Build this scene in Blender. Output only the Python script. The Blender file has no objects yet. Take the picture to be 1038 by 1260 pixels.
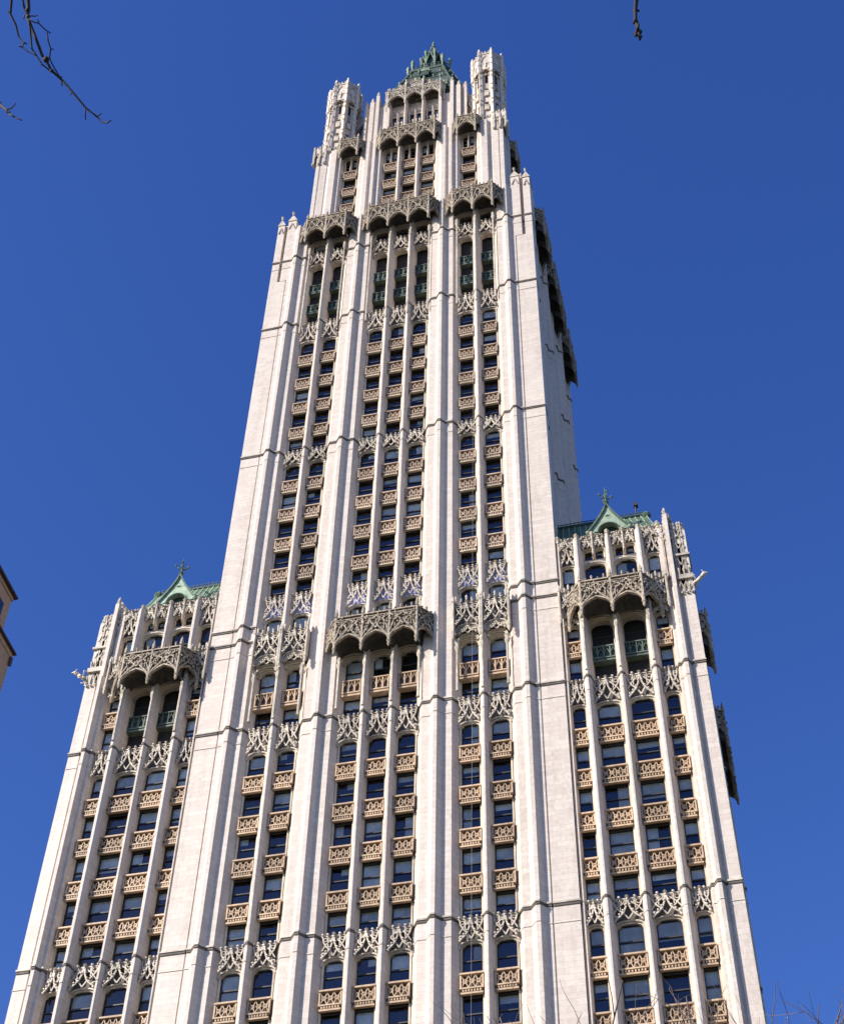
import bpy, math, random
import numpy as np
from mathutils import Vector, Matrix
R = math.radians
random.seed(7)
scene = bpy.context.scene
COL = scene.collection

# ------------------------------------------------------------------ camera
YAW, PITCH, ROLL, FPX = 0.24991, 0.86641, 0.0246, 1991.434
CAMP = Vector((23.688, -81.48, 1.6))
fwd = Vector((-math.sin(YAW)*math.cos(PITCH), math.cos(YAW)*math.cos(PITCH), math.sin(PITCH)))
rt = Vector((math.cos(YAW), math.sin(YAW), 0))
up = rt.cross(fwd)
Rv = rt*math.cos(ROLL) + up*math.sin(ROLL)
Uv = -rt*math.sin(ROLL) + up*math.cos(ROLL)
cam = bpy.data.cameras.new('camera')
camo = bpy.data.objects.new('camera', cam); COL.objects.link(camo)
cam.sensor_fit = 'VERTICAL'; cam.sensor_height = 24; cam.lens = 24*FPX/1260
cam.clip_start = 0.1; cam.clip_end = 6000
m = Matrix((Rv, Uv, -fwd)).transposed().to_4x4(); m.translation = CAMP
camo.matrix_world = m
scene.camera = camo

# ------------------------------------------------------------------ light
SUN_EL, SUN_AZ = 30.0, 50.0            # azimuth measured to the left of the facade's normal
world = bpy.data.worlds.new('World'); scene.world = world
world.use_nodes = True
nt = world.node_tree; nt.nodes.clear()
out = nt.nodes.new('ShaderNodeOutputWorld'); bg = nt.nodes.new('ShaderNodeBackground')
sky = nt.nodes.new('ShaderNodeTexSky'); sky.sky_type = 'NISHITA'; sky.sun_disc = False
sky.sun_elevation = R(SUN_EL); sky.sun_rotation = R(180 + SUN_AZ)
sky.air_density = 1.0; sky.dust_density = 0.3; sky.ozone_density = 3.0; sky.altitude = 0
bg.inputs['Strength'].default_value = 0.126
hs = nt.nodes.new('ShaderNodeHueSaturation'); hs.inputs['Saturation'].default_value = 1.27; hs.inputs['Hue'].default_value = 0.522; hs.inputs['Value'].default_value = 1.08
nt.links.new(sky.outputs[0], hs.inputs['Color']); nt.links.new(hs.outputs[0], bg.inputs[0]); nt.links.new(bg.outputs[0], out.inputs[0])
sl = bpy.data.lights.new('sun', 'SUN'); sl.energy = 5.0; sl.angle = R(0.53); sl.color = (1.0, 0.94, 0.85)
so = bpy.data.objects.new('sun', sl); COL.objects.link(so)
tosun = Vector((-math.sin(R(SUN_AZ))*math.cos(R(SUN_EL)), -math.cos(R(SUN_AZ))*math.cos(R(SUN_EL)), math.sin(R(SUN_EL))))
so.rotation_euler = tosun.to_track_quat('Z', 'Y').to_euler(); so.location = (-60, -120, 120)
scene.view_settings.view_transform = 'Standard'; scene.view_settings.look = 'None'
scene.view_settings.exposure = 0.50; scene.view_settings.gamma = 1.0
scene.cycles.max_bounces = 6; scene.cycles.transparent_max_bounces = 8

# ------------------------------------------------------------------ materials
def new_mat(name):
    mt = bpy.data.materials.new(name); mt.use_nodes = True
    return mt, mt.node_tree, mt.node_tree.nodes['Principled BSDF']
def N(t, kind, **kw):
    n = t.nodes.new(kind)
    for k, v in kw.items():
        if k in n.inputs: n.inputs[k].default_value = v
        else: setattr(n, k, v)
    return n
def ramp(t, stops):
    n = t.nodes.new('ShaderNodeValToRGB'); e = n.color_ramp.elements
    while len(e) < len(stops): e.new(0.5)
    for i, (p, c) in enumerate(stops): e[i].position = p; e[i].color = (*c, 1)
    return n
def masonry(name, c1, c2, stain, mortar=None, bw=1.15, bh=0.42, amt=0.5, rough=0.55, bump=0.25):
    mt, t, b = new_mat(name)
    geo = N(t, 'ShaderNodeNewGeometry'); sep = N(t, 'ShaderNodeSeparateXYZ')
    t.links.new(geo.outputs['Position'], sep.inputs[0])
    add = N(t, 'ShaderNodeMath', operation='ADD'); t.links.new(sep.outputs[0], add.inputs[0]); t.links.new(sep.outputs[1], add.inputs[1])
    cmb = N(t, 'ShaderNodeCombineXYZ'); t.links.new(add.outputs[0], cmb.inputs[0]); t.links.new(sep.outputs[2], cmb.inputs[1])
    br = N(t, 'ShaderNodeTexBrick', **{'Scale': 1.0, 'Mortar Size': 0.014, 'Brick Width': bw, 'Row Height': bh, 'Bias': 0.0})
    br.inputs['Color1'].default_value = (*c1, 1); br.inputs['Color2'].default_value = (*c2, 1)
    mo = mortar or tuple(x*0.62 for x in c1); br.inputs['Mortar'].default_value = (*mo, 1)
    t.links.new(cmb.outputs[0], br.inputs['Vector'])
    ns = N(t, 'ShaderNodeTexNoise', **{'Scale': 0.35, 'Detail': 8.0, 'Roughness': 0.7})
    mp = N(t, 'ShaderNodeMapping'); mp.inputs['Scale'].default_value = (2.6, 2.6, 0.22)
    t.links.new(geo.outputs['Position'], mp.inputs[0]); t.links.new(mp.outputs[0], ns.inputs['Vector'])
    n2 = N(t, 'ShaderNodeTexNoise', **{'Scale': 3.5, 'Detail': 6.0, 'Roughness': 0.65}); t.links.new(geo.outputs['Position'], n2.inputs['Vector'])
    mu = N(t, 'ShaderNodeMath', operation='MULTIPLY'); t.links.new(ns.outputs['Fac'], mu.inputs[0]); t.links.new(n2.outputs['Fac'], mu.inputs[1])
    mr = N(t, 'ShaderNodeMapRange', **{'From Min': 0.22, 'From Max': 0.42, 'To Min': 0.0, 'To Max': amt}); t.links.new(mu.outputs[0], mr.inputs[0])
    mx = N(t, 'ShaderNodeMixRGB'); t.links.new(mr.outputs[0], mx.inputs[0]); t.links.new(br.outputs[0], mx.inputs[1]); mx.inputs[2].default_value = (*stain, 1)
    t.links.new(mx.outputs[0], b.inputs['Base Color']); b.inputs['Roughness'].default_value = rough
    bp = N(t, 'ShaderNodeBump', **{'Strength': bump, 'Distance': 0.03}); t.links.new(n2.outputs['Fac'], bp.inputs['Height'])
    t.links.new(bp.outputs[0], b.inputs['Normal'])
    return mt
def plain(name, col, col2=None, rough=0.6, scale=3.0, metal=0.0, bump=0.2):
    mt, t, b = new_mat(name)
    geo = N(t, 'ShaderNodeNewGeometry')
    ns = N(t, 'ShaderNodeTexNoise', **{'Scale': scale, 'Detail': 7.0, 'Roughness': 0.65}); t.links.new(geo.outputs['Position'], ns.inputs['Vector'])
    rp = ramp(t, [(0.35, col2 or tuple(c*0.7 for c in col)), (0.65, col)]); t.links.new(ns.outputs['Fac'], rp.inputs[0])
    oi = N(t, 'ShaderNodeObjectInfo'); mr = N(t, 'ShaderNodeMapRange', **{'To Min': 0.80, 'To Max': 1.12}); t.links.new(oi.outputs['Random'], mr.inputs[0])
    n3 = N(t, 'ShaderNodeTexNoise', **{'Scale': 0.6, 'Detail': 4.0}); t.links.new(geo.outputs['Position'], n3.inputs['Vector'])
    mr3 = N(t, 'ShaderNodeMapRange', **{'From Min': 0.35, 'From Max': 0.65, 'To Min': 0.78, 'To Max': 1.10}); t.links.new(n3.outputs['Fac'], mr3.inputs[0])
    ml = N(t, 'ShaderNodeMath', operation='MULTIPLY'); t.links.new(mr.outputs[0], ml.inputs[0]); t.links.new(mr3.outputs[0], ml.inputs[1])
    vm = N(t, 'ShaderNodeVectorMath', operation='SCALE'); t.links.new(rp.outputs[0], vm.inputs[0]); t.links.new(ml.outputs[0], vm.inputs['Scale'])
    t.links.new(vm.outputs[0], b.inputs['Base Color']); b.inputs['Roughness'].default_value = rough; b.inputs['Metallic'].default_value = metal
    bp = N(t, 'ShaderNodeBump', **{'Strength': bump, 'Distance': 0.02}); t.links.new(ns.outputs['Fac'], bp.inputs['Height']); t.links.new(bp.outputs[0], b.inputs['Normal'])
    return mt
M_TERRA = masonry('cream_terracotta', (0.635, 0.56, 0.485), (0.57, 0.485, 0.42), (0.37, 0.305, 0.25), (0.48, 0.41, 0.35), amt=0.62)
M_WHITE = plain('carved_terracotta', (0.66, 0.585, 0.49), (0.42, 0.35, 0.27), rough=0.5, scale=2.5)
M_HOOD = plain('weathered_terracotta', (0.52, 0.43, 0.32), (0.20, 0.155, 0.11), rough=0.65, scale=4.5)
M_HOODP = plain('dark_hood_panel', (0.17, 0.135, 0.10), (0.07, 0.055, 0.042), rough=0.7, scale=4.5)  # dark ground behind the paler hood relief
M_RECESS = plain('stained_shaded_terracotta', (0.15, 0.12, 0.10), (0.07, 0.058, 0.05), rough=0.7, scale=2.0)  # stain plus recess and underside shade, put into one dark colour
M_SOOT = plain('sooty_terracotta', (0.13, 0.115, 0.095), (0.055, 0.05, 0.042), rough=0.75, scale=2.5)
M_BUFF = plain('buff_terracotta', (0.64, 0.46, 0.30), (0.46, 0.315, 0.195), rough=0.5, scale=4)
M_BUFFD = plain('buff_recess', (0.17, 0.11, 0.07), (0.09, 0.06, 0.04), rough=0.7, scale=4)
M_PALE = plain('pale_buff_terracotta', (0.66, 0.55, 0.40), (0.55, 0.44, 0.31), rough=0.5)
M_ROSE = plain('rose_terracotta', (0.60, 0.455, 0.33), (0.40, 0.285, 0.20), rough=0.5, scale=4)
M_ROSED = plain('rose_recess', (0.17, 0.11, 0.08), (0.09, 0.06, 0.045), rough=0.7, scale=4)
M_BLUE = plain('blue_glazed_ground', (0.20, 0.24, 0.50), (0.42, 0.40, 0.52), rough=0.35, scale=5)
M_OCHRE = plain('ochre_glaze', (0.70, 0.52, 0.26), (0.60, 0.45, 0.24), rough=0.4, scale=4)
M_COPPER = plain('green_copper', (0.12, 0.19, 0.13), (0.05, 0.09, 0.06), rough=0.7, scale=2.0)
M_COPPERD = plain('dull_copper', (0.055, 0.088, 0.065), (0.022, 0.04, 0.03), rough=0.7, scale=2.0)
M_CUDULL = plain('dark_weathered_copper', (0.085, 0.13, 0.095), (0.035, 0.06, 0.045), rough=0.7, scale=2.5)
M_CUP = plain('streaked_copper', (0.25, 0.33, 0.235), (0.06, 0.10, 0.07), rough=0.7, scale=3.0)
M_COPPERL = plain('pale_green_copper', (0.40, 0.49, 0.37), (0.20, 0.28, 0.20), rough=0.7, scale=2.5)
M_CUD = plain('dark_green_copper', (0.045, 0.085, 0.06), (0.02, 0.04, 0.03), rough=0.6, scale=2.0)
M_CUG = plain('green_spandrel_copper', (0.135, 0.17, 0.14), (0.05, 0.08, 0.06), rough=0.6, scale=3)
M_FRAME = plain('dark_window_frame', (0.045, 0.04, 0.04), (0.03, 0.028, 0.03), rough=0.5)
M_BLIND = plain('window_blind', (0.85, 0.82, 0.76), (0.66, 0.64, 0.60), rough=0.8, scale=1.5)
M_DARK = plain('dark_interior', (0.018, 0.017, 0.018), (0.010, 0.010, 0.011), rough=0.9, bump=0)
M_BARK = plain('bark', (0.10, 0.085, 0.075), (0.05, 0.042, 0.038), rough=0.85, scale=12)
M_TWIG = plain('dark_twig', (0.035, 0.024, 0.024), (0.014, 0.010, 0.012), rough=0.8, scale=15)
M_TWIGP = plain('pale_twig', (0.26, 0.19, 0.155), (0.14, 0.10, 0.085), rough=0.8, scale=15)
M_ROPE = plain('pale_rope', (0.42, 0.40, 0.38), rough=0.8)
M_BROWN = masonry('brown_brick', (0.47, 0.285, 0.165), (0.38, 0.215, 0.12), (0.24, 0.15, 0.095), (0.36, 0.26, 0.18), bw=0.5, bh=0.17, amt=0.5, rough=0.8)
M_BROWNC = plain('brown_cornice', (0.07, 0.045, 0.035), (0.04, 0.03, 0.025), rough=0.7)
mt, t, b = new_mat('window_glass')
t.nodes.remove(b)
o = [n for n in t.nodes if n.type == 'OUTPUT_MATERIAL'][0]
tr = N(t, 'ShaderNodeBsdfTransparent'); tr.inputs[0].default_value = (0.90, 0.92, 0.93, 1)
gl = N(t, 'ShaderNodeBsdfGlossy'); gl.inputs['Color'].default_value = (0.8, 0.85, 0.95, 1); gl.inputs['Roughness'].default_value = 0.03
gn = N(t, 'ShaderNodeNewGeometry'); nz = N(t, 'ShaderNodeTexNoise', **{'Scale': 0.9, 'Detail': 2.0}); t.links.new(gn.outputs['Position'], nz.inputs['Vector'])
bp = N(t, 'ShaderNodeBump', **{'Strength': 0.25, 'Distance': 0.05}); t.links.new(nz.outputs['Fac'], bp.inputs['Height']); t.links.new(bp.outputs[0], gl.inputs['Normal'])
fr = N(t, 'ShaderNodeFresnel', **{'IOR': 1.75}); mxs = N(t, 'ShaderNodeMixShader')
t.links.new(fr.outputs[0], mxs.inputs[0]); t.links.new(tr.outputs[0], mxs.inputs[1]); t.links.new(gl.outputs[0], mxs.inputs[2]); t.links.new(mxs.outputs[0], o.inputs[0])
M_GLASS = mt

# ------------------------------------------------------------------ mesh builder
class MB:
    def __init__(s): s.v = []; s.f = []; s.m = []; s.mats = []
    def mi(s, mat):
        if mat not in s.mats: s.mats.append(mat)
        return s.mats.index(mat)
    def add(s, vs, fs, mat):
        o = len(s.v); s.v += [tuple(p) for p in vs]; k = s.mi(mat)
        for f in fs: s.f.append(tuple(i+o for i in f)); s.m.append(k)
    def box(s, x0, x1, y0, y1, z0, z1, mat):
        s.add([(x0,y0,z0),(x1,y0,z0),(x1,y1,z0),(x0,y1,z0),(x0,y0,z1),(x1,y0,z1),(x1,y1,z1),(x0,y1,z1)],
              [(0,3,2,1),(4,5,6,7),(0,1,5,4),(1,2,6,5),(2,3,7,6),(3,0,4,7)], mat)
    def prism(s, poly, z0, z1, mat):          # poly counter-clockwise (x, y)
        n = len(poly)
        s.add([(x,y,z0) for x,y in poly]+[(x,y,z1) for x,y in poly],
              [tuple(range(n-1,-1,-1)), tuple(range(n,2*n))]+[(i,(i+1)%n,n+(i+1)%n,n+i) for i in range(n)], mat)
    def tube(s, pts, r, mat, sides=4, r2=None, cap=True, ph=0.785):
        pts = [Vector(p) for p in pts]; n = len(pts); rings = []; r2 = r if r2 is None else r2
        for i, p in enumerate(pts):
            d = (pts[min(i+1,n-1)]-pts[max(i-1,0)])
            if d.length < 1e-9: d = Vector((0,0,1))
            d.normalize()
            a = Vector((0,1,0)) if abs(d.y) < 0.9 else Vector((1,0,0))
            e1 = d.cross(a).normalized(); e2 = d.cross(e1)
            rr = r + (r2-r)*i/max(1,n-1)
            rings.append([p + (e1*math.cos(ph+2*math.pi*k/sides)+e2*math.sin(ph+2*math.pi*k/sides))*rr for k in range(sides)])
        vs = [q for ring in rings for q in ring]
        fs = [(i*sides+k, i*sides+(k+1)%sides, (i+1)*sides+(k+1)%sides, (i+1)*sides+k) for i in range(n-1) for k in range(sides)]
        if cap: fs += [tuple(range(sides-1,-1,-1)), tuple((n-1)*sides+k for k in range(sides))]
        s.add(vs, fs, mat)
    def lathe(s, c, prof, mat, sides=6, ph=0.0):   # prof: (radius, z) from the bottom up
        vs = [(c[0]+r*math.cos(ph+2*math.pi*k/sides), c[1]+r*math.sin(ph+2*math.pi*k/sides), c[2]+z) for r, z in prof for k in range(sides)]
        n = len(prof)
        fs = [(i*sides+k, i*sides+(k+1)%sides, (i+1)*sides+(k+1)%sides, (i+1)*sides+k) for i in range(n-1) for k in range(sides)]
        fs += [tuple(range(sides-1,-1,-1)), tuple((n-1)*sides+k for k in range(sides))]
        s.add(vs, fs, mat)
    def finial(s, x, y, z, h, mat, w=0.09):
        s.lathe((x,y,z), [(w*0.6,0),(w*0.6,h*0.3),(w*1.25,h*0.42),(w*0.7,h*0.55),(w*1.5,h*0.7),(w*0.3,h)], mat, 5)
    def blob(s, x, y, z, r, mat): s.lathe((x,y,z-r), [(r*0.3,0),(r,r*0.7),(r*0.9,r*1.4),(r*0.2,r*2)], mat, 5)
    def grid(s, rows, mat):
        n = len(rows[0]); vs = [p for r in rows for p in r]
        s.add(vs, [(i*n+j, i*n+j+1, (i+1)*n+j+1, (i+1)*n+j) for i in range(len(rows)-1) for j in range(n-1)], mat)
    def mesh(s, name, smooth=False):
        me = bpy.data.meshes.new(name); me.from_pydata(s.v, [], s.f)
        for mt in s.mats: me.materials.append(mt)
        me.polygons.foreach_set('material_index', s.m)
        if smooth: me.polygons.foreach_set('use_smooth', [True]*len(s.f))
        me.update(); return me
    def build(s, name, parent=None, smooth=False, **tags):
        o = bpy.data.objects.new(name, s.mesh(name, smooth)); COL.objects.link(o)
        if parent is not None: o.parent = parent
        for k, v in tags.items(): o['category' if k == 'cat' else k] = v
        return o
def empty(name, loc, label, cat, group=None):
    o = bpy.data.objects.new(name, None); COL.objects.link(o); o.location = loc; o.empty_display_size = 1
    o['label'] = label; o['category'] = cat
    if group: o['group'] = group
    return o
def link(name, me, mat4, parent, **tags):
    o = bpy.data.objects.new(name, me); COL.objects.link(o); o.parent = parent
    o.matrix_local = mat4
    for k, v in tags.items(): o[k] = v
    return o
def arch(t, p=2.4): return max(0.0, 1-abs(t)**p)**(1/p)
def px_of(P):
    v = Vector(P)-CAMP; w = v.dot(fwd)
    return 519+FPX*v.dot(Rv)/w, 630-FPX*v.dot(Uv)/w, v.length

# ------------------------------------------------------------------ the skyscraper
B = empty('skyscraper', (0,0,0), 'tall cream terracotta Gothic skyscraper with a central tower, two lower wings and green copper roofs', 'skyscraper')
class Face:      # local x along the wall, local -y outward, z up
    def __init__(s, ox, oy, rot): s.m = Matrix.Translation((ox, oy, 0)) @ Matrix.Rotation(rot, 4, 'Z')
    def at(s, u, z, dy=0): return s.m @ Matrix.Translation((u, dy, z))
FRONT = Face(0, -0.15, 0); UPPER = Face(0, 1.25, 0); CROWN = Face(0, 3.1, 0)
NORTH = Face(13.0, 12.8, R(90)); UNORTH = Face(10.6, 12.8, R(90)); WNORTH = Face(22.86, 16, R(90))
ZB3, ZB2, ZB1, ZB0, ZT1, ZT2, ZT3 = 43.0, 61.3, 79.64, 88.2, 111.7, 131.5, 143.6

# repeated parts are collected first, the largest hundred in view become objects, the others one mesh
REG = {}
def reg(name, me, M, subs=(), size=1.0): REG.setdefault(name, []).append((me, M, list(subs), size))
def flush(name, limit=100):
    items = REG.pop(name, [])
    def score(it):
        x, y, d = px_of(it[1].translation)
        s = it[3]/d**2
        # side walls are seen edge-on
        nrm = it[1].to_3x3() @ Vector((0,-1,0)); s *= max(0.02, abs(nrm.dot((CAMP-it[1].translation).normalized())))
        if not (-20 < x < 1058 and -20 < y < 1275): s *= 1e-3
        return -s
    items.sort(key=score)
    for me, M, subs, size in items[:limit]:
        o = link(name, me, M, B)
        for sn, sme, sM in subs: link(sn, sme, sM, o)
    rest = items[limit:]
    if not rest: return
    def join(nm, lst, par):
        V = []; F = []; MI = []; mats = []; off = 0
        for me, M in lst:
            A = np.array([v.co[:] for v in me.vertices]); Mx = np.array(M)
            V.append(A @ Mx[:3,:3].T + Mx[:3,3])
            mp = []
            for mt in me.materials:
                if mt not in mats: mats.append(mt)
                mp.append(mats.index(mt))
            for p in me.polygons: F.append([i+off for i in p.vertices]); MI.append(mp[p.material_index])
            off += len(me.vertices)
        nm_ = bpy.data.meshes.new(nm); nm_.from_pydata(np.concatenate(V).tolist(), [], F)
        for mt in mats: nm_.materials.append(mt)
        nm_.polygons.foreach_set('material_index', MI); nm_.update()
        o = bpy.data.objects.new(nm, nm_); COL.objects.link(o); o.parent = par; o['kind'] = 'stuff'
        return o
    po = join(name, [(me, M) for me, M, _, _ in rest], B)
    by = {}
    for me, M, subs, _ in rest:
        for sn, sme, sM in subs: by.setdefault(sn, []).append((sme, M @ sM))
    for sn, l in by.items(): join(sn, l, po)

CACHE = {}
def cached(fn):
    def g(*a):
        k = (fn.__name__,)+a
        if k not in CACHE: CACHE[k] = fn(*a)
        return CACHE[k]
    return g
GY = 0.75     # depth of the glass behind the face of the wall
@cached
def window_mesh(w, h, deep, mid):
    b = MB(); y = GY+deep; f = 0.075
    b.box(-w/2-.04, -w/2+f, y-.09, y+.05, 0, h, M_FRAME); b.box(w/2-f, w/2+.04, y-.09, y+.05, 0, h, M_FRAME)
    b.box(-w/2+f, w/2-f, y-.09, y+.05, h-.09, h, M_FRAME); b.box(-w/2+f, w/2-f, y-.10, y+.05, 0, .10, M_FRAME)
    b.box(-w/2+f, w/2-f, y-.075, y+.04, h*mid-.045, h*mid+.045, M_FRAME)
    for q in (-1, 1): b.box(min(q*(w/2-.02),q*(w/2+.09)), max(q*(w/2-.02),q*(w/2+.09)), y-.22, y-.092, 0, h, M_PALE)
    return b.mesh('window')
@cached
def pane_mesh(w, h, deep):
    b = MB(); y = GY+deep
    b.add([(-w/2+.05,y,.06),(w/2-.05,y,.06),(w/2-.05,y,h-.05),(-w/2+.05,y,h-.05)], [(0,1,2,3)], M_GLASS)
    return b.mesh('pane')
@cached
def blind_mesh(w, h, drop, deep, part):
    b = MB(); y = GY+deep+.09; x1 = w/2-.09; x0 = -x1
    if part == 1: x0 = 0.02
    if part == 2: x1 = -0.02
    n = 10; b.grid([[(x0+(x1-x0)*i/n, y+.012*(i%2), z) for i in range(n+1)] for z in (h-.08-drop, h-.08)], M_BLIND)
    return b.mesh('blind')
def window(face, u, z, w, h, deep=0.0, mid=0.5, size=1.0):
    w = round(w, 2); h = round(h, 2); subs = [('pane', pane_mesh(w, h, deep), Matrix())]
    k = random.random()
    if k < (0.75 if z < 92 else 0.35):
        d = random.choice((0.25, 0.45, 0.45, 0.62, 0.85)); part = random.choice((0,0,0,0,1,2)) if w > 1.2 else 0
        subs.append(('blind', blind_mesh(w, h, round(d*(h-.2), 2), deep, part), Matrix()))
    reg('window', window_mesh(w, h, deep, mid), face.at(u, z), subs, w*h*size)

@cached
def spandrel_mesh(w, h, style):
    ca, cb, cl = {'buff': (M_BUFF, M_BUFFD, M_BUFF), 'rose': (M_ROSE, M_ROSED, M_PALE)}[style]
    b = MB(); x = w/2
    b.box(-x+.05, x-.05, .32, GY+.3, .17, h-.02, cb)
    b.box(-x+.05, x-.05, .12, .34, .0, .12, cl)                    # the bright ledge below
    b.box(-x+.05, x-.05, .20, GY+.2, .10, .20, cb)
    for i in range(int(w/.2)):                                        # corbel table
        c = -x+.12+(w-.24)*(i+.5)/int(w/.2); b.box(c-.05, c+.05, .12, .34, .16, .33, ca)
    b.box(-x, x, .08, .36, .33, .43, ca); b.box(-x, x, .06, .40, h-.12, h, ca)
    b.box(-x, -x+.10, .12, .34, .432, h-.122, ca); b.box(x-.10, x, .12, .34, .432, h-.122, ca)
    z0, z1 = .43, h-.12; n = max(2, round((w-.2)/.44)); cw = (w-.20)/n; zc = (z0+z1)/2; hh = (z1-z0)/2
    for i in range(n):
        c = -x+.10+cw*(i+.5); r = min(cw, z1-z0)*.30; a = .04
        b.tube([(c+r*math.cos(k*math.pi/4), .19, zc+r*math.sin(k*math.pi/4)) for k in range(9)], a, ca)
        for sx in (-1, 1):
            for sz in (-1, 1):
                b.tube([(c+sx*r*.6, .20, zc+sz*r*.6), (c+sx*cw*.5, .20, zc+sz*hh)], a, ca)
        b.tube([(c-r*.55, .21, zc-r*.55), (c+r*.55, .21, zc+r*.55)], a*.8, ca); b.tube([(c-r*.55, .21, zc+r*.55), (c+r*.55, .21, zc-r*.55)], a*.8, ca)
    return b.mesh('spandrel_panel')
@cached
def balcony_mesh(w, h, mat_name):     # balustrade with pointed openings, set in the tall arches
    ca, cb = {'buff': (M_BUFF, M_BUFFD), 'green': (M_CUG, M_CUD)}[mat_name]
    b = MB(); x = w/2
    b.box(-x, x, .50, GY+.3, .02, h*.93, cb); b.box(-x, x, .30, .95, -.04, .12, ca); b.box(-x, x, .28, .58, .22, .33, ca); b.box(-x, x, .28, .58, h-.1, h, ca)
    n = 3 if w < 1.5 else 4; cw = w/n
    for i in range(n+1): b.box(-x+cw*i-.05+(0.05 if i == 0 else 0)-(0.05 if i == n else 0), -x+cw*i+.05+(0.05 if i == 0 else 0)-(0.05 if i == n else 0), .32, .52, .33, h-.1, ca)
    for i in range(n):
        c = -x+cw*(i+.5); b.tube([(c-cw*.42, .38, h*.5), (c-cw*.2, .38, h*.72), (c, .38, h*.86), (c+cw*.2, .38, h*.72), (c+cw*.42, .38, h*.5)], .035, ca)
        b.blob(c, .36, h*.93, .07, ca)
    return b.mesh('balcony')

@cached
def tracery_mesh(w, h, rise, style):   # z = 0 at the crown of the window arch
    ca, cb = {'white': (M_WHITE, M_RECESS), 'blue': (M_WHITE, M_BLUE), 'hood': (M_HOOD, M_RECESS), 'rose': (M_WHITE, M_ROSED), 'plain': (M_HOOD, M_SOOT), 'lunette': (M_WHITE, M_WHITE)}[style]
    b = MB(); x = w/2; n = 14; W = w+.36
    ww = w+.02
    top = [(-W/2+W*i/n, .62, h) for i in range(n+1)]
    c1 = [(-ww/2+ww*i/n, .62, rise*arch(-1+2*i/n)-rise) for i in range(n+1)]
    c2 = [(p[0], GY+.3, p[2]) for p in c1]
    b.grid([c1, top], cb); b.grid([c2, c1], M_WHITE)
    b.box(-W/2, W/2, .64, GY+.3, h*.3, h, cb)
    for dy, g, r in ((.56, .06, .08), (.43, .16, .07)) + (((.30, .27, .06),) if style == 'plain' else ()):
        b.tube([((ww/2+g)*(-1+2*i/n), dy, (rise+g)*arch(-1+2*i/n)-rise) for i in range(n+1)], r, M_PALE if style == 'plain' else M_WHITE, 4, cap=False)
    if style in ('plain', 'lunette'): return b.mesh('arch_panel')
    s0 = .14; k_ = h/2.2
    for sx in (-1, 1):
        # the ogee label, climbing from the springing to the top of the panel
        pts = [(sx*x*1.10, .18, s0-.20), (sx*x*.92, .14, s0+.02), (sx*x*.62, .12, h*.20), (sx*x*.34, .12, h*.36), (sx*x*.13, .12, h*.60), (0, .12, h*.98)]
        b.tube(pts, .07, ca, 4)
        for q in pts[1:-1]: b.blob(q[0]+sx*.03, q[1]-.04, q[2]+.11, .085, ca)
        # counter curve from the upper corners, crossing behind it
        b.tube([(sx*x*1.16, .24, h*.99), (sx*x*1.02, .22, h*.72), (sx*x*.72, .20, h*.50), (sx*x*.36, .20, h*.34), (0, .24, h*.10)], .055, ca, 4)
        b.tube([(sx*x*.06, .26, h*.95), (sx*x*.36, .22, h*.78), (sx*x*.74, .20, h*.62), (sx*x*1.14, .24, h*.36)], .05, ca, 4)
        b.tube([(sx*x*.58, .22, h*.98), (sx*x*.58, .22, h*.52)], .05, ca, 4)
        r = min(.20*x, .12*h); cx = sx*x*.84; cz = h*.83
        b.tube([(cx+r*math.cos(k*math.pi/3), .24, cz+r*math.sin(k*math.pi/3)) for k in range(7)], .04, ca, 4)
        cx = sx*x*.30; b.tube([(cx+r*math.cos(k*math.pi/3), .24, h*.84+r*math.sin(k*math.pi/3)) for k in range(7)], .04, ca, 4)
        cx2 = sx*x*.98; b.tube([(cx2+r*math.cos(k*math.pi/3), .26, h*.20+r*math.sin(k*math.pi/3)) for k in range(7)], .045, ca, 4)
        b.blob(sx*x*1.04, .12, s0-.14, .10, ca); b.blob(sx*x*.6, .12, h+.03, .10, ca); b.blob(sx*x*1.1, .12, h+.03, .09, ca)
    b.box(-W/2-.02, W/2+.02, .20, .64, h-.09, h+.01, ca)
    b.finial(0, .08, h-.2, .34, M_OCHRE if style == 'blue' else ca, .10)
    return b.mesh('tracery_panel')

def prof_pier(c, bl, br, kind='nose'):
    """plan outline of a pier round its centre c: bl / br the half widths at the glass"""
    if kind == 'nose':
        L = [(c-.13,-.45),(c-.47,0),(c-(bl-.54),0),(c-bl,.75),(c-bl,1.25)]
        Rr = [(c+.13,-.45),(c+.47,0),(c+(br-.54),0),(c+br,.75),(c+br,1.25)]
    else: L = Rr = []
    return Rr[::-1]*0 + L[::-1] + Rr      # from back left, across the front, to back right (counter-clockwise seen from above)
def pier(face, poly, z0, z1, bands=(), name='pier', mat=None, pr=.11, bh=.34):
    b = MB(); b.prism(poly, z0, z1, mat or M_TERRA)
    c_ = sum(p[0] for p in poly)/len(poly); h_ = max(abs(p[0]-c_) for p in poly)
    for z in bands: b.prism([(c_+(p[0]-c_)*(1+.018/h_), p[1]-.04 if p[1] < .7 else p[1]) for p in poly], z-1.42, z-1.36, mat or M_TERRA)
    o = b.build(name, B); o.matrix_local = face.m
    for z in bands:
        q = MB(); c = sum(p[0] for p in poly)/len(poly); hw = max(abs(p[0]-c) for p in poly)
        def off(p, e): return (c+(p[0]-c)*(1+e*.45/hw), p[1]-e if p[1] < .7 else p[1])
        q.prism([off(p, pr*.55) for p in poly], z-.20, z-.02, M_RECESS)  # dark strip: soot and the shadow beneath the moulding, put into the colour
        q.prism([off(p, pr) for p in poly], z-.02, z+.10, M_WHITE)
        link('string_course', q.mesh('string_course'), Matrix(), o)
    return o
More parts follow.
